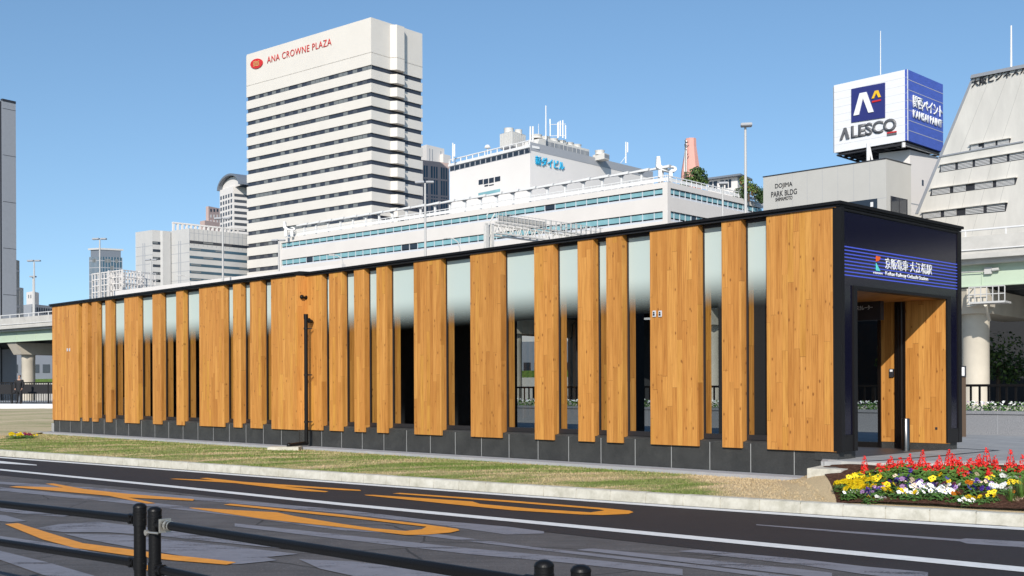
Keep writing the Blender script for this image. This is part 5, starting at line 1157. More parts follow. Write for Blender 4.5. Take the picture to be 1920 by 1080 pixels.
# inspection platform and bracket at the near pier, box on the girder
mb = MB(); pa, pb = VX.u(1819), VX.u(1886); zf, zh_ = VX.hit(1830, 567)[1], VX.hit(1830, 539)[1]
mb.box(VX.pt(pa, zf-.08, .2), VX.d3*(pb-pa), -VX.n3*1.2, UP*.1)
for i in range(7): mb.tube(VX.pt(pa+(pb-pa)*i/6, zf, .18), VX.pt(pa+(pb-pa)*i/6, zh_, .18), .03, 6)
for z in (zh_, (zh_+zf)/2): mb.tube(VX.pt(pa, z, .18), VX.pt(pb, z, .18), .03, 6); mb.tube(VX.pt(pa, z, .18), VX.pt(pa, z, -1), .03, 6)
mb.build('platform', 'pale_grey', t)
mb = MB(); mb.tube(VX.pt(VX.u(1840), VX.hit(1840, 598)[1], -1.4), VX.pt(VX.u(1849), VX.hit(1849, 572)[1], .1), .09, 8); bx0 = VX.pt(VX.u(1806), 5.9, -.6); mb.box(bx0, VX.d3*1.0, -VX.n3*1.6, UP*.95); mb.build('bracket', 'pier_concrete', t)
mb = MB(); g0 = VX.pt(VX.u(1838), VX.hit(1838, 512)[1], -.7); mb.box(g0, VX.d3*.38, -VX.n3*.2, UP*.35); mb.tube(g0+UP*.15, g0+UP*.18-VX.d3*2.1, .025, 6); mb.tube(g0+VX.d3*.4+UP*.2, g0+VX.d3*.75+UP*.22, .09, 8); mb.build('junction_box', 'pale_grey', t)
# higher noise barrier seen over the station roof
B0, B1 = P(213, 546, 118), P(480, 515, 101); NBF = Fr((B0.x, B0.y), (B1.x, B1.y)); mb = MB(); zz = B0.z
t = thing('ramp_viaduct', (B0.x, B0.y, -.3), 'pale high ramp parapet whose square end shows above the cedar building roof', 'viaduct')
mb.box(NBF.pt(0, zz-.9, 0), NBF.d3*(NBF.L+12), -NBF.n3*.4, UP*.9); mb.build('parapet', 'plaster_white', t)
mb = MB(); mb.box(NBF.pt(-.5, zz-1.3, .4), NBF.d3*(NBF.L+12), -NBF.n3*6, UP*.39); mb.build('deck', 'concrete', t)
for i in range(4): mb = MB(); mb.lathe(NBF.pt(4+i*11, -.3, -3), [(.6, 0), (.6, zz-1.2)], 16); mb.build('pier', 'pier_concrete', t)

# ---- lamp posts on the expressway
def lamp_post(px, ytop, Y, label, style='box', zb=8.6, group='tall lamp posts on the expressway'):
    p = P(px, ytop, Y); t = thing('lamp_post', (p.x, p.y, zb), label, 'lamp post', group); s = 1.0
    mb = MB(); mb.tube((p.x, p.y, zb), (p.x, p.y, p.z-.1), .11*s, 10, .07*s); mb.build('pole', 'pale_grey', t, smooth='auto')
    mb = MB()
    if style == 'box': mb.box((p.x-.34, p.y-.35, p.z-.14), (.66, -.12, 0), (.1, .6, 0), (0, 0, .17))
    elif style == 'twin': mb.box((p.x-.75, p.y-.15, p.z-.12), (.68, 0, .03), (0, .4, 0), (0, 0, .17)); mb.box((p.x+.07, p.y-.15, p.z-.09), (.6, 0, 0), (0, .4, 0), (0, 0, .15))
    mb.build('lamp_head', 'metal_grey', t, bevel=.03)
lamp_post(1397.5, 233.5, 68, 'nearest tall lamp post, rising to the right over the lettered park building')
lamp_post(797, 341, 85, 'tall lamp post standing in front of the low office block beside the hotel', 'twin')
lamp_post(187, 447.5, 115, 'lamp post in front of the far glass tower', 'twin')
lamp_post(64, 488.5, 123, 'taller of the two lamp posts close together at the left', 'twin')
lamp_post(62, 518, 140, 'shorter of the two lamp posts close together at the left', 'box')
lamp_post(417.5, 409, 102, 'lamp post in front of the right grey office block', 'twin')
lamp_post(283.5, 486.5, 135, 'lamp post in front of the left grey office block', 'twin')
lamp_post(522.5, 450, 118, 'short lamp post at the left end of the low office block', 'twin')
lamp_post(1355, 343, 86, 'small lamp post in front of the roof pavilion', 'box')
for px, y, Y, lab in ((293+43, 512+4, 104, 'small curved lamp arm over the ramp parapet near the hotel foot'), (622, 478, 100, 'small curved lamp arm in front of the left part of the low office block'), (838, 446, 92, 'small curved lamp arm left of the sign gantry')):
    p = P(px, y, Y); mb = MB(); q = [Vector((p.x+dx, p.y, p.z+dz)) for dx, dz in ((0, 0), (.5, -.05), (.9, -.35), (1.05, -.9), (1.05, p.z*0-4.5))]
    mb.path(q, .045, 6); mb.box((p.x-.25, p.y-.1, p.z-.06), (.5, 0, 0), (0, .2, 0), (0, 0, .1)); lo_ = thing('curved_street_lamp', (p.x, p.y, p.z-4.5), lab, 'lamp', 'small curved lamps on the expressway'); mb.build('pole', 'pale_grey', lo_, smooth='auto')

# ---- sign gantry
GA, GB = P(930, 400, 85), P(1103, 424, 92.5); GF = Fr((GA.x, GA.y), (GB.x, GB.y)); zg = GA.z; zbm = GF.hit(931, 437)[1]; zmid = GF.hit(931, 417)[1]
t = thing('sign_gantry', (GA.x, GA.y, 8.6), 'grey steel truss sign gantry over the expressway, seen from behind', 'gantry')
mb = MB()
for px in (916.5, 926.5):
    u = GF.u(px); mb.box(GF.pt(u-.14, 8.6, -.1), GF.d3*.28, -GF.n3*.28, UP*(GF.hit(px, 421)[1]-8.6))
for i in range(7): z0 = 8.8+i*.95; mb.tube(GF.pt(GF.u(916.5), z0, -.2), GF.pt(GF.u(926.5), z0+.9, -.2), .04, 5)
mb.tube(GF.pt(GF.u(919), zmid-.3, -.2), GF.pt(GF.u(932), zg, -.2), .06, 5); mb.build('upright', 'dirty_white', t)
mb = MB(); Lg = GF.L+1.5
for o in (0, -1.1):
    for z in (zbm, zmid): mb.tube(GF.pt(-.1, z, o), GF.pt(Lg, z, o), .08, 6)
    n = 15
    for i in range(n):
        a_, b_ = Lg*i/n, Lg*(i+.5)/n; c_ = Lg*(i+1)/n; mb.tube(GF.pt(a_, zbm, o), GF.pt(b_, zmid, o), .045, 5); mb.tube(GF.pt(b_, zmid, o), GF.pt(c_, zbm, o), .045, 5)
mb.build('truss', 'dirty_white', t)
mb = MB(); mb.box(GF.pt(.1, zmid+.12, .15), GF.d3*(GF.u(1021)-.1), -GF.n3*.08, UP*(zg-zmid-.25)); mb.build('sign_back', 'park_panel', t)
mb = MB()
for i in range(30): u = i*Lg/30; mb.tube(GF.pt(u, zmid, .3), GF.pt(u, zg+.05, .3), .022, 5)
for z in (zg, (zg+zmid)/2): mb.tube(GF.pt(0, z, .3), GF.pt(Lg, z, .3), .022, 5)
for i in range(12): u = GF.u(1024)+i*.6; mb.box(GF.pt(u, zmid+.1, 0), GF.d3*.12, -GF.n3*.1, UP*(zg-zmid))
mb.build('walkway_rail', 'pale_grey', t)

# ---- planter, plaza fence, dark river side
A_ = Vector((EF.A.x, EF.A.y)); PLF = Fr((10.45+.0-26, 26.0+26), (10.45+7.5, 26.0-7.5))
t = thing('granite_planter', (10.85, 27, PZ), 'long grey granite planter wall along the plaza, filled with bedding plants', 'planter')
mb = MB(); mb.box(PLF.pt(0, PZ, 0), PLF.d3*PLF.L, -PLF.n3*.9, UP*.46); mb.build('wall', 'grey_granite', t)
mb = MB(); mb.box(PLF.pt(0, PZ+.462, .03), PLF.d3*PLF.L, -PLF.n3*.25, UP*.07); mb.build('coping', 'grey_granite', t)
mb = MB()
for i in range(40): mb.box(PLF.pt(i*1.25, PZ+.01, .003), PLF.d3*.01, -PLF.n3*.01, UP*.45)
mb.build('joint', 'metal_grey', t)
mb = MB(); u_ = PLF.u(1560, -.5)
for i in range(9000):
    u = random.uniform(8, PLF.L); o = -random.uniform(.25, .85); h = random.random(); b_ = PLF.pt(u, PZ+.5+h*.24, o)
    k_ = 0 if h < .68 else (1 if random.random() < .6 else 0)
    if random.random() < .3: k_ = 2 if k_ == 0 else (3 if random.random() < .3 else 1)
    mb.leaf(b_, random.uniform(.025, .05), Vector((random.gauss(0, .6), random.gauss(-.3, .6), random.gauss(.6, .4))), k_)
tag(mb.build('bedding_plants', ['pansy_leaf', 'petal_white', 'salvia_leaf', 'petal_lilac'], recalc=False), 'green bedding plants with white and lilac flower spikes massed in the granite planter', 'plants', kind='stuff')
def fence(fr, u0, u1, z0, z1, label, step=.14, mname='black_paint', infill=None, thick=.028):
    t = thing('railing', fr.pt(u0, z0, 0), label, 'fence'); mb = MB(); L = u1-u0
    mb.box(fr.pt(u0, z1-.06, .03), fr.d3*L, -fr.n3*.08, UP*.06); mb.build('top_rail', mname, t)
    mb = MB(); mb.box(fr.pt(u0, z0+.05, .01), fr.d3*L, -fr.n3*.03, UP*.04); mb.build('bottom_rail', mname, t)
    n = int(L/step); mb = MB()
    for i in range(n+1): mb.box(fr.pt(u0+i*step, z0+.09, 0), fr.d3*thick, -fr.n3*.02, UP*(z1-.06-z0-.09))
    mb.build('bars', mname, t)
    k_ = int(L/2.0)
    for i in range(min(k_, 40)+1): mb = MB(); mb.box(fr.pt(u0+i*2.0-.035, z0, .02), fr.d3*.07, -fr.n3*.07, UP*(z1-z0)); mb.build('post', mname, t)
    return t
FN = Fr((PLF.A.x-PLF.n.x*1.0, PLF.A.y-PLF.n.y*1.0), (PLF.pt(PLF.L, 0, -1.0).x, PLF.pt(PLF.L, 0, -1.0).y))
fence(FN, 6, FN.L, PZ+.5, 1.69, 'black iron railing with upright bars behind the granite planter', .21, thick=.05)
mb = MB(); mb.box(FN.pt(0, PZ-.1, .15), FN.d3*FN.L, -FN.n3*.3, UP*.72); tag(mb.build('retaining_kerb', 'concrete'), 'low concrete kerb under the black railing behind the planter', 'kerb wall')
p = P(1806, 740, 24.5); mb = MB(); t = thing('information_sign', (p.x, p.y, PZ), 'brown post with a small framed white panel beside the navy end wall', 'sign')
mb.box((p.x-.10, p.y, PZ), (.16, 0, 0), (0, .1, 0), (0, 0, P(1806, 706, 24.5).z-PZ)); mb.build('post', 'bark', t)
zA, zB = P(1806, 707, 24.5).z, P(1806, 686, 24.5).z; mb = MB(); mb.box((p.x-.12, p.y-.02, zA), (.18, 0, 0), (0, .08, 0), (0, 0, zB-zA)); fr_ = mb.build('frame', 'sign_dark', t)
mb = MB(); mb.box((p.x-.10, p.y-.026, zA+.03), (.12, 0, 0), (0, .005, 0), (0, 0, zB-zA-.06)); mb.build('panel', 'sign_white', fr_)
# ramp kerb and railing at the left, river bank
t = thing('white_parapet', (-22, 52, .5), 'white sloping kerb wall under the black railing at the left', 'kerb wall')
mb = MB(); a_, b_ = P(-40, 757, 58.6), P(130, 757.8, 58.6); c_, d_ = P(130, 766, 58.6), P(-40, 761, 58.6); mb.prism([a_, b_, c_+UP*-.3, d_+UP*-.3], (0, .4, 0)); mb.build('wall', 'white_paint', t)
mb = MB(); mb.box((-40, 58.9, .3), (40, 0, 0), (0, 20, 0), (0, 0, .585)); structure(mb.build('path', 'plaza_paving'))
LF = Fr((-31.5, 62), (-12, 62)); 
t = fence(LF, 0, 19, .88, 2.07, 'black railing with close upright bars on the raised path at the left', .13)
mb = MB(); mb.box(LF.pt(0, 1.42, .005), LF.d3*19, -LF.n3*.02, UP*.52); mb.build('dark_panel', 'cloth_black', t)
# shaded embankment under the viaduct
t = thing('river_wall', (-40, 150, -.3), 'long shaded embankment wall under the expressway with a strip of green on top', 'wall')
w0, w1 = Vector((-110, 215)), Vector((75, 52)); WF = Fr(w0, w1)
mb = MB(); mb.box(WF.pt(0, -.3, 0), WF.d3*(WF.L+20), -WF.n3*2, UP*3.0); mb.build('wall', 'concrete', t)
mb = MB(); mb.box(WF.pt(0, 2.71, -.1), WF.d3*(WF.L+20), -WF.n3*1.5, UP*.7); mb.build('hedge', 'leaf_light', t)
def shade_block(px0, px1, y, Y, name, label, mname='interior_dark', dep=12):  # blocks coloured dark: the shade around the expressway is put into the wall colour
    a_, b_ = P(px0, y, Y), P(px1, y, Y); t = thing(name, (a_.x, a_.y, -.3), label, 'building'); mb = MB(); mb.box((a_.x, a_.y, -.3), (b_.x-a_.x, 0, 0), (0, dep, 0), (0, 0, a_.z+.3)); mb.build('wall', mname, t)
    return t, a_, b_
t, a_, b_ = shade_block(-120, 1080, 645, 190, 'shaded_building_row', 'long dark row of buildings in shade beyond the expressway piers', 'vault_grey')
mb = MB()
for i in range(60): mb.box((a_.x+i*1.8, a_.y-.1, 4.5), (1.2, 0, 0), (0, .2, 0), (0, 0, 1.4))
mb.build('window_band', 'dark_glass', t)
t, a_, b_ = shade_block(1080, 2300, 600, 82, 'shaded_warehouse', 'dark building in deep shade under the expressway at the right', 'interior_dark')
for px, lab in ((1872, 'dark tree in the shade behind the right expressway pier'), (1700, 'dark tree behind the station entrance beneath the expressway')):
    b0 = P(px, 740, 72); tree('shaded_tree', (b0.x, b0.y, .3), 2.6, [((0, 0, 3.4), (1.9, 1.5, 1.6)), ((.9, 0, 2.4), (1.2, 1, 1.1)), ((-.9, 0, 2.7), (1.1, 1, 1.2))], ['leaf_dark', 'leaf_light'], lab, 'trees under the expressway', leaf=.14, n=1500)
# unseen blocks added at the right so the enamel end wall mirrors something dark
for i, (x, y, w_, d_, h, lab) in enumerate(((72, 50, 22, 90, 30, 'unseen dark block added right of the station for the end wall to mirror'), (110, 130, 26, 40, 44, 'taller unseen dark block added farther right for the end wall to mirror'))):
    t = thing('reflection_block', (x, y, -.3), lab, 'building'); mb = MB(); mb.box((x, y-d_/2, -.3), (w_, 0, 0), (0, d_, 0), (0, 0, h)); mb.build('wall', 'vault_grey', t)
    for k_ in range(int(h/3.4)): mb = MB(); mb.box((x-.05, y-d_/2+1, 2+k_*3.4), (.2, 0, 0), (0, d_-2, 0), (0, 0, 1.6)); mb.build('window_band', 'dark_glass', t)
for x, y, w_, d_, h, lab in ((-75, 22, 20, 60, 26, 'unseen dark block added left of the road for the windows to reflect'),):  # unseen block added at the left for the station windows to reflect
    t = thing('reflection_block', (x, y, -.3), lab, 'building'); mb = MB(); mb.box((x-w_, y-d_/2, -.3), (w_, 0, 0), (0, d_, 0), (0, 0, h)); mb.build('wall', 'vault_grey', t)
    for k_ in range(int(h/3.4)): mb = MB(); mb.box((x-.1, y-d_/2+1, 2+k_*3.4), (.2, 0, 0), (0, d_-2, 0), (0, 0, 1.6)); mb.build('window_band', 'dark_glass', t)

# ================================================================== FLOWER BED
def make_salvia(tall, seed):
    random.seed(seed); t = bpy.data.objects.new('salvia_plant', None); C.objects.link(t); OFF[t.name] = Vector((0, 0, 0)); mb = MB()
    for i in range(190):
        a = random.uniform(0, 6.28); r = random.random()**.5*.20; z = .02+.19*(1-(r/.23)**2)*random.uniform(.45, 1.05)
        mb.leaf(Vector((r*math.cos(a), r*math.sin(a), z)), random.uniform(.022, .042), Vector((math.cos(a)*.6, math.sin(a)*.6, .9)), 0, .7)
    mb.build('foliage', 'salvia_leaf', t, recalc=False)
    for sx, sy, h in tall:
        mb = MB(); h *= 1.12; base = .15; mb.tube((sx*.4, sy*.4, .05), (sx, sy, base+h), .004, 5, m=0)
        for i in range(int(75*h/.2)+14):
            f = random.random()**1.15; z = base+h*f; r = (.050*(1-f)**.75+.010); a = random.uniform(0, 6.28)
            mb.leaf(Vector((sx*(.4+.6*f)+r*math.cos(a), sy*(.4+.6*f)+r*math.sin(a), z)), random.uniform(.014, .024)*(1.2-.5*f), Vector((math.cos(a), math.sin(a), random.uniform(-.5, .8))), 0, .45)
        mb.build('flower_spike', 'salvia_red', t, recalc=False)
    return t
SV = [make_salvia([(0, 0, .22), (.08, .02, .08), (-.09, -.02, .07)], 1), make_salvia([(-.04, .02, .12), (.08, -.03, .16), (-.11, 0, .06)], 2), make_salvia([(.02, 0, .10), (-.1, .0, .09), (.11, .02, .07)], 3)]
LS = 'red salvia with leafy green base in the back row of the flower bed'
spots = [(1621, 903, 0, .95), (1650, 901, 2, 1.), (1668, 899, 1, 1.05), (1694, 900, 1, 1.15), (1712, 899, 2, 1.05), (1730, 902, 0, 1.1), (1746, 903, 1, .95), (1762, 901, 0, .9), (1779, 901, 0, 1.1), (1795, 900, 1, 1.15),
         (1812, 901, 2, 1.15), (1826, 900, 1, 1.1), (1850, 901, 0, 1.15), (1866, 901, 1, 1.05), (1895, 902, 0, 1.1), (1917, 903, 0, .95), (1940, 904, 1, 1.), (1966, 905, 2, 1.), (1684, 893, 2, .9), (1720, 892, 2, .9), (1804, 909, 2, .95), (1855, 908, 2, .85), (1787, 893, 2, 1.0), (1838, 893, 2, 1.)]
random.seed(5); used = set(); ALLF = []
def place(proto_list, idx, px, py, sc, label, cat, group):
    p = bed_hit(px, py); o = proto_list[idx] if id(proto_list[idx]) not in used else copy_tree(proto_list[idx])
    used.add(id(proto_list[idx])); o.location = (p.x, p.y, p.z); o.rotation_euler = (0, 0, random.uniform(0, 6.28)); o.scale = (sc,)*3; tag(o, label, cat, group); ALLF.append((px, o)); return o
for px, py, k_, sc in spots: place(SV, k_, px, py+3, sc*.98, None, 'flower plant', 'red salvias in the flower bed')['px'] = px
def make_pansy(cols, nfl, seed, spread=.13, leafn=120):
    random.seed(seed); t = bpy.data.objects.new('pansy_plant', None); C.objects.link(t); OFF[t.name] = Vector((0, 0, 0)); mb = MB()
    for i in range(leafn):
        a = random.uniform(0, 6.28); r = random.random()**.5*(spread+.02); z = .015+.07*random.random()
        mb.leaf(Vector((r*math.cos(a), r*math.sin(a), z)), random.uniform(.016, .032), Vector((math.cos(a)*.5, math.sin(a)*.5, .9)), 0, .5)
    mb.build('foliage', 'pansy_leaf', t, recalc=False)
    for k_ in range(nfl):
        a = random.uniform(0, 6.28); r = random.random()**.6*spread*.9; c_ = Vector((r*math.cos(a), r*math.sin(a), .085+random.uniform(0, .05)))
        n = Vector((random.gauss(0, .35), -1.0+random.gauss(0, .3), .75)).normalized(); q = n.orthogonal().normalized(); w2 = n.cross(q); mb = MB(); R_ = random.uniform(.025, .035)
        for j in range(5):
            an = j*2*math.pi/5+random.uniform(-.1, .1); dr = q*math.cos(an)+w2*math.sin(an); sd = n.cross(dr)
            mb.poly([c_+dr*R_*.1, c_+dr*R_*.55-sd*R_*.5+n*.003, c_+dr*R_*1.05-sd*R_*.3, c_+dr*R_*1.05+sd*R_*.3, c_+dr*R_*.55+sd*R_*.5+n*.003])
        mb.poly([c_+n*.006+(q*math.cos(x*1.57)+w2*math.sin(x*1.57))*R_*.28 for x in range(4)], 1)
        mb.build('flower', ['petal_'+cols[k_ % len(cols)], 'petal_heart' if cols[0] not in ('white',) else 'petal_yellow'], t, recalc=False)
    return t
PN = {}
for i, (kname, cols, nf, sp_) in enumerate((('yellow', ['yellow'], 11, .13), ('white', ['white'], 10, .13), ('orange', ['orange'], 4, .08), ('violet', ['violet'], 9, .10), ('blue', ['blue'], 7, .08), ('magenta', ['magenta'], 6, .09), ('maroon', ['maroon', 'yellow'], 5, .09), ('cream', ['cream', 'violet', 'lilac'], 6, .10), ('purple', ['violet', 'lilac'], 6, .09), ('few_yellow', ['yellow'], 4, .10))):
    PN[kname] = [make_pansy(cols, nf, 20+i, sp_)]
random.seed(11)
pl_ = [('yellow', 1586, 919, 1), ('yellow', 1598, 929, 1), ('yellow', 1600, 909, .95), ('yellow', 1612, 925, 1), ('yellow', 1611, 902, .85), ('yellow', 1622, 914, 1), ('yellow', 1632, 905, 1.), ('yellow', 1606, 918, 1), ('yellow', 1625, 925, .95), ('yellow', 1637, 909, .9),
       ('few_yellow', 1660, 928, 1), ('yellow', 1668, 933, .9), ('few_yellow', 1690, 936, .95), ('yellow', 1746, 901, .8), ('few_yellow', 1757, 904, .9), ('few_yellow', 1742, 913, .9), ('few_yellow', 1848, 912, .9), ('few_yellow', 1852, 937, .8), ('few_yellow', 1862, 941, .7), ('few_yellow', 1838, 945, .8),
       ('white', 1592, 934, .85), ('white', 1659, 894, .9), ('white', 1670, 898, .8), ('white', 1726, 926, 1), ('white', 1738, 934, .9), ('white', 1754, 931, 1.1), ('white', 1764, 936, 1.05), ('white', 1880, 900, 1.05), ('white', 1889, 906, .9), ('white', 1868, 924, .9), ('white', 1880, 925, .8), ('white', 1732, 905, .5), ('white', 1684, 899, .55),
       ('orange', 1650, 907, .8), ('orange', 1815, 918, .95), ('orange', 1796, 939, .95), ('orange', 1660, 914, .6), ('violet', 1712, 899, 1), ('violet', 1724, 896, .95), ('violet', 1704, 904, .8), ('violet', 1672, 914, .75), ('blue', 1822, 929, .95), ('magenta', 1792, 903, .95), ('magenta', 1806, 906, .6), ('maroon', 1775, 919, .9),
       ('cream', 1700, 915, 1), ('cream', 1715, 919, .9), ('cream', 1822, 904, .95), ('cream', 1690, 908, .9), ('cream', 1720, 928, .9), ('cream', 1834, 912, .7), ('purple', 1637, 934, .95), ('purple', 1646, 930, .9), ('purple', 1627, 935, .8), ('purple', 1606, 900, .6), ('cream', 1700, 927, .9)]
word = dict(yellow='bright yellow pansy plant with dark eyes in the front of the flower bed', few_yellow='sparse yellow pansy plant with few flowers in the brown soil', white='white pansy plant in the flower bed', orange='orange pansy plant with few flowers in the flower bed', violet='dark violet pansy plant in front of the red salvias',
            blue='blue pansy plant with small flowers below an orange one', magenta='dark magenta pansy plant in front of the red salvias', maroon='maroon and yellow pansy plant in the brown soil', cream='pale cream pansy plant with mixed flowers', purple='purple pansy plant near the kerb below the yellow pansies')
from collections import Counter
cnt = Counter(k_ for k_, *_ in pl_)
pl_ += [('white', 1700, 935, .9), ('few_yellow', 1716, 938, .9), ('cream', 1776, 932, .95), ('magenta', 1782, 943, .6), ('white', 1810, 947, .7), ('yellow', 1824, 943, .7), ('blue', 1772, 906, .7), ('white', 1788, 919, .7), ('few_yellow', 1806, 897, .8), ('orange', 1838, 901, .7), ('cream', 1858, 916, .8), ('yellow', 1903, 914, .7), ('violet', 1850, 926, .7), ('maroon', 1680, 920, .8), ('purple', 1745, 920, .8), ('white', 1650, 939, .6), ('few_yellow', 1630, 941, .7), ('orange', 1895, 930, .6), ('magenta', 1915, 905, .7)]
cnt = Counter(k_ for k_, *_ in pl_)
for kname, px, py, sc in pl_: place(PN[kname], 0, px, py+4, sc*1.2, word[kname], 'flower plant', (kname.replace('few_yellow', 'sparse yellow')+' pansies in the flower bed'))
def spiky(px, py, label, h=.3):
    p = bed_hit(px, py); mb = MB()
    for i in range(70):
        a = random.uniform(0, 6.28); r = random.uniform(.02, .10); z = random.random(); ti = Vector((math.cos(a)*r*1.5, math.sin(a)*r*1.5, h*(.2+.8*z*(1-r*4)))); b_ = p+Vector((math.cos(a)*r*.2, math.sin(a)*r*.2, 0)); s2 = Vector((-math.sin(a), math.cos(a), 0))*.006
        mb.poly([b_-s2, b_+s2, p+ti])
    tag(mb.build('spiky_plant', 'salvia_leaf', recalc=False), label, 'plant')
spiky(1896, 946, 'dark green spiky plant without flowers at the right end of the flower bed', .38); spiky(1915, 938, 'taller spiky plant cut by the right edge of the picture', .5)
tuft = MB(); pp_ = bed_hit(1909, 946)
for i in range(30): a = random.uniform(0, 6.28); r = random.uniform(.02, .1); tuft.poly([pp_, pp_+Vector((.006, 0, 0)), pp_+Vector((math.cos(a)*r, math.sin(a)*r, random.uniform(.03, .12)))])
tag(tuft.build('dry_tuft', 'petal_cream', recalc=False), 'pale dried tuft at the foot of the spiky plants', 'plant')
ORD = 'first second third fourth fifth sixth seventh eighth ninth tenth eleventh twelfth thirteenth fourteenth fifteenth sixteenth seventeenth eighteenth nineteenth twentieth twenty-first twenty-second twenty-third twenty-fourth twenty-fifth'.split()
for g_ in {o['group'] for _, o in ALLF}:
    mem = sorted([(px, o['label'] if 'label' in o else LS, o) for px, o in ALLF if o['group'] == g_], key=lambda q: q[0])
    for i, (px, lab, o) in enumerate(mem):
        kind_ = g_.replace(' in the flower bed', '').replace('pansies', 'pansy').replace('salvias', 'salvia')
        near = 'near the cedar corner' if px < 1640 else ('below the entrance' if px < 1760 else ('below the plaza' if px < 1860 else 'near the right picture edge'))
        if 'px' in o: del o['px']
        o['label'] = f'{ORD[i]} {kind_} from the left in the flower bed, {near}' if len(mem) > 1 else lab
# far little flower bed at the left on the mound
def mound_hit(px, py):
    a, b = ray(px, py); lo, hi = 20.0, 58.0
    for _ in range(50):
        m_ = (lo+hi)/2
        if EYE+b*m_ > mz(a*m_, m_): lo = m_
        else: hi = m_
    return Vector((a*lo, lo, mz(a*lo, lo)))
for px, py, kn, sc in ((28, 826, 'yellow', 1.6), (34, 825, 'white', 1.4), (40, 825.5, 'yellow', 1.4), (46, 825, 'magenta', 1.6), (54, 825, 'magenta', 1.5), (62, 824, 'yellow', 1.1), (36, 823, 'violet', 1.3)):
    o = copy_tree(PN[kn][0]); p = mound_hit(px, py); o.location = p; o.scale = (sc,)*3
    tag(o, {28: 'leftmost yellow pansy of the small far bed on the lawn', 34: 'white pansy of the small far bed on the lawn', 40: 'second yellow pansy in the small far bed, right of the white one', 46: 'dark magenta pansy in the middle of the small far bed', 54: 'second dark magenta pansy in the small far bed', 62: 'rightmost yellow pansy of the small far bed on the lawn', 36: 'violet pansy at the back of the small far bed'}[px], 'flower plant', f'{kn} pansies in the small far bed')

# ================================================================== NEAR GUARD RAILS
def fpt(px, ytop, zt=1.0):
    a, b = ray(px, ytop); Y = (zt-EYE)/b; return Vector((a*Y, Y, 0))
P1, P2, P3, P4 = fpt(262, 943), fpt(290, 949.5), fpt(1020, 1049), fpt(1089, 1058)
P0 = P1+Vector((-.80, .60, 0)).normalized()*2.9; P0b = P0+Vector((-.10, .09, 0)); P5 = P4+(P4-P3).normalized()*3.0
def post(mb, p):
    mb.lathe((p.x, p.y, 0), [(.0335, 0), (.0335, .945)], 20)
def cap(mb, p): mb.lathe((p.x, p.y, 0), [(.034, .935), (.0395, .938), (.0395, .948), (.0375, .950), (.0375, .972), (.0395, .974), (.0385, .982), (.030, .993), (.016, .999), (.003, 1.0)], 24)
def guard(pa, pb, label, clamp=False):
    t = thing('guard_rail', (pa.x, pa.y, 0), label, 'railing', 'black pipe guard rails along the near side'); e = (pb-pa).normalized(); nn = Vector((e.y, -e.x, 0))
    for p in (pa, pb):
        mb = MB(); post(mb, p); po = mb.build('post', 'black_paint', t, smooth='auto'); mb = MB(); cap(mb, p); mb.build('cap', 'black_paint', po, smooth='auto')
    for z in (.905, .655, .405):
        mb = MB(); a, b = pa+e*.04+UP*z, pb-e*.04+UP*z; mb.tube(a+e*.05, b-e*.05, .0243, 14); mb.build('rail', 'black_paint', t, smooth='auto')
        for q, s in ((pa, 1), (pb, -1)):
            mb = MB(); c_ = q+UP*z; mb.tube(c_-UP*.035, c_+UP*.035, .038, 16); f = c_+e*s*.037; mb.tube(f, f+e*s*.055, .031, 12)
            for dz in (-.018, .018): mb.tube(f+e*s*.02+UP*dz-nn*.03, f+e*s*.02+UP*dz+nn*.034, .008, 8)
            mb.tube(c_-e*s*.05, c_-e*s*.03, .009, 8); mb.build('clamp', 'black_paint', t, smooth='auto')
    return t
guard(P0, P1, 'left black pipe guard rail ending at the post beside the steel latch')
g2 = guard(P2, P3, 'middle black pipe guard rail held at its left post by a bare steel latch')
guard(P4, P5, 'right black pipe guard rail of which only one post top shows')
guard(P0b+Vector((-2.3, 1.9, 0)), P0b, 'far left black pipe guard rail beyond the picture edge')
e = (P3-P2).normalized(); nn = Vector((e.y, -e.x, 0)); c_ = P2+UP*.905
mb = MB(); mb.box(c_+e*.105-nn*.035-UP*.04, e*.008, nn*.07, UP*.075); mb.tube(c_+nn*.045-e*.01-UP*.045, c_+e*.11+nn*.045-UP*.04, .006, 8); mb.tube(c_+nn*.036-e*.01-UP*.047, c_+nn*.052-e*.01-UP*.047, .016, 12)
mb.tube(c_+e*.13, c_+e*.15, .029, 12); mb.tube(c_+e*.165, c_+e*.175, .027, 12); mb.build('latch', 'zinc', g2, smooth='auto')
mb = MB(); side = []
for p in (P0b+Vector((-6, 5, 0)), P0b, P1, P4, P5+(P5-P4)): side.append(p)
inn = Vector((.35, .38, 0)); mb.prism([p+inn*.6+UP*-.2 for p in side]+[Vector((10, -10, -.2)), Vector((-25, -10, -.2))], UP*.29); structure(mb.build('pavement', 'plaza_paving'))

# ================================================================== PERSON on the far left path
def skin_body(pts, edges, mats, name, parent):
    me = bpy.data.meshes.new(name); me.from_pydata([p for p, r in pts], edges, []); o = bpy.data.objects.new(name, me); C.objects.link(o)
    md = o.modifiers.new('s', 'SKIN'); md2 = o.modifiers.new('u', 'SUBSURF'); md2.levels = 2; md2.render_levels = 2
    for v, (p, r) in zip(me.skin_vertices[0].data, pts): v.radius = r if isinstance(r, tuple) else (r, r)
    me.skin_vertices[0].data[0].use_root = True
    bpy.context.view_layer.update(); dm = bpy.data.meshes.new_from_object(o.evaluated_get(bpy.context.evaluated_depsgraph_get())); bpy.data.objects.remove(o)
    dm.materials.clear(); dm.materials.append(M[mats]); dm.name = name
    for p in dm.polygons: p.use_smooth = True
    o = bpy.data.objects.new(name, dm); C.objects.link(o)
    if parent: o.parent = parent; OFF[o.name] = OFF[parent.name]
    return o
pb = P(36, 752, 60.8); pz = .886
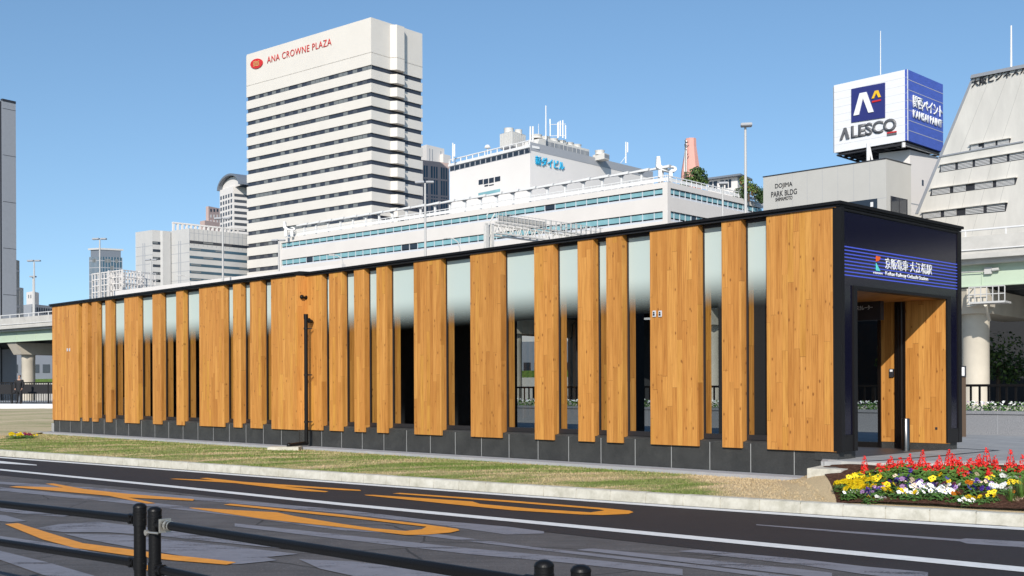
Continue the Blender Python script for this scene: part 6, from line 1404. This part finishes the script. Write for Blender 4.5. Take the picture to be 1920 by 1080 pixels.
pr = thing('person', (pb.x, pb.y, pz), 'person in a long dark coat walking along the raised path at the left', 'person')
pts = [((0, 0, .92), (.11, .08)), ((0, 0, 1.15), (.11, .08)), ((0, 0, 1.36), (.12, .07)), ((0, 0, 1.46), .055), ((.01, -.01, 1.52), .055), ((.02, -.01, 1.60), (.085, .095)), ((.02, -.01, 1.67), (.075, .085)),
       ((-.19, 0, 1.36), .045), ((-.24, .03, 1.10), .038), ((-.20, -.08, .88), .03), ((-.19, -.10, .80), .03), ((.19, 0, 1.36), .045), ((.24, -.02, 1.10), .038), ((.22, -.12, .90), .03), ((.21, -.15, .83), .03),
       ((-.09, .02, .84), .09), ((-.12, .06, .47), .06), ((-.16, .12, .09), .042), ((-.17, .02, .04), .04), ((.09, -.02, .84), .09), ((.12, -.07, .47), .06), ((.15, -.06, .09), .042), ((.16, -.16, .04), .04)]
ed = [(0, 1), (1, 2), (2, 3), (3, 4), (4, 5), (5, 6), (2, 7), (7, 8), (8, 9), (9, 10), (2, 11), (11, 12), (12, 13), (13, 14), (0, 15), (15, 16), (16, 17), (17, 18), (0, 19), (19, 20), (20, 21), (21, 22)]
skin_body(pts, ed, 'skin', 'body', pr)
cp = [((0, 0, .60), (.20, .16)), ((0, 0, .92), (.18, .15)), ((0, 0, 1.18), (.18, .14)), ((0, 0, 1.40), (.20, .13)), ((-.20, 0, 1.37), .075), ((-.25, .03, 1.10), .062), ((-.21, -.08, .88), .05), ((.20, 0, 1.37), .075), ((.25, -.02, 1.10), .062), ((.225, -.12, .90), .05)]
skin_body(cp, [(0, 1), (1, 2), (2, 3), (3, 4), (4, 5), (5, 6), (3, 7), (7, 8), (8, 9)], 'cloth_black', 'coat', pr)
for nme, ids in (('trouser_leg', (15, 16, 17)), ('trouser_leg', (19, 20, 21))):
    skin_body([(pts[i][0], pts[i][1]+.02) for i in ids], [(0, 1), (1, 2)], 'cloth_black', nme, pr)
for i in (18, 22): skin_body([(pts[i-1][0], .05), (pts[i][0], .048), ((pts[i][0][0], pts[i][0][1]-.07, .035), .035)], [(0, 1), (1, 2)], 'hair_black', 'shoe', pr)
skin_body([((.02, .02, 1.69), (.09, .095)), ((.02, .05, 1.62), (.09, .085)), ((.02, .05, 1.54), (.07, .06))], [(0, 1), (1, 2)], 'hair_black', 'hair', pr)
pr.rotation_euler = (0, 0, 0); pr.scale = (.92, .92, .92)
skin_body([((-.28, -.05, .80), (.10, .05)), ((-.28, -.05, .60), (.12, .06))], [(0, 1)], 'cloth_black', 'bag', pr)
for ch in [x for x in bpy.data.objects if x.parent == pr]: pass
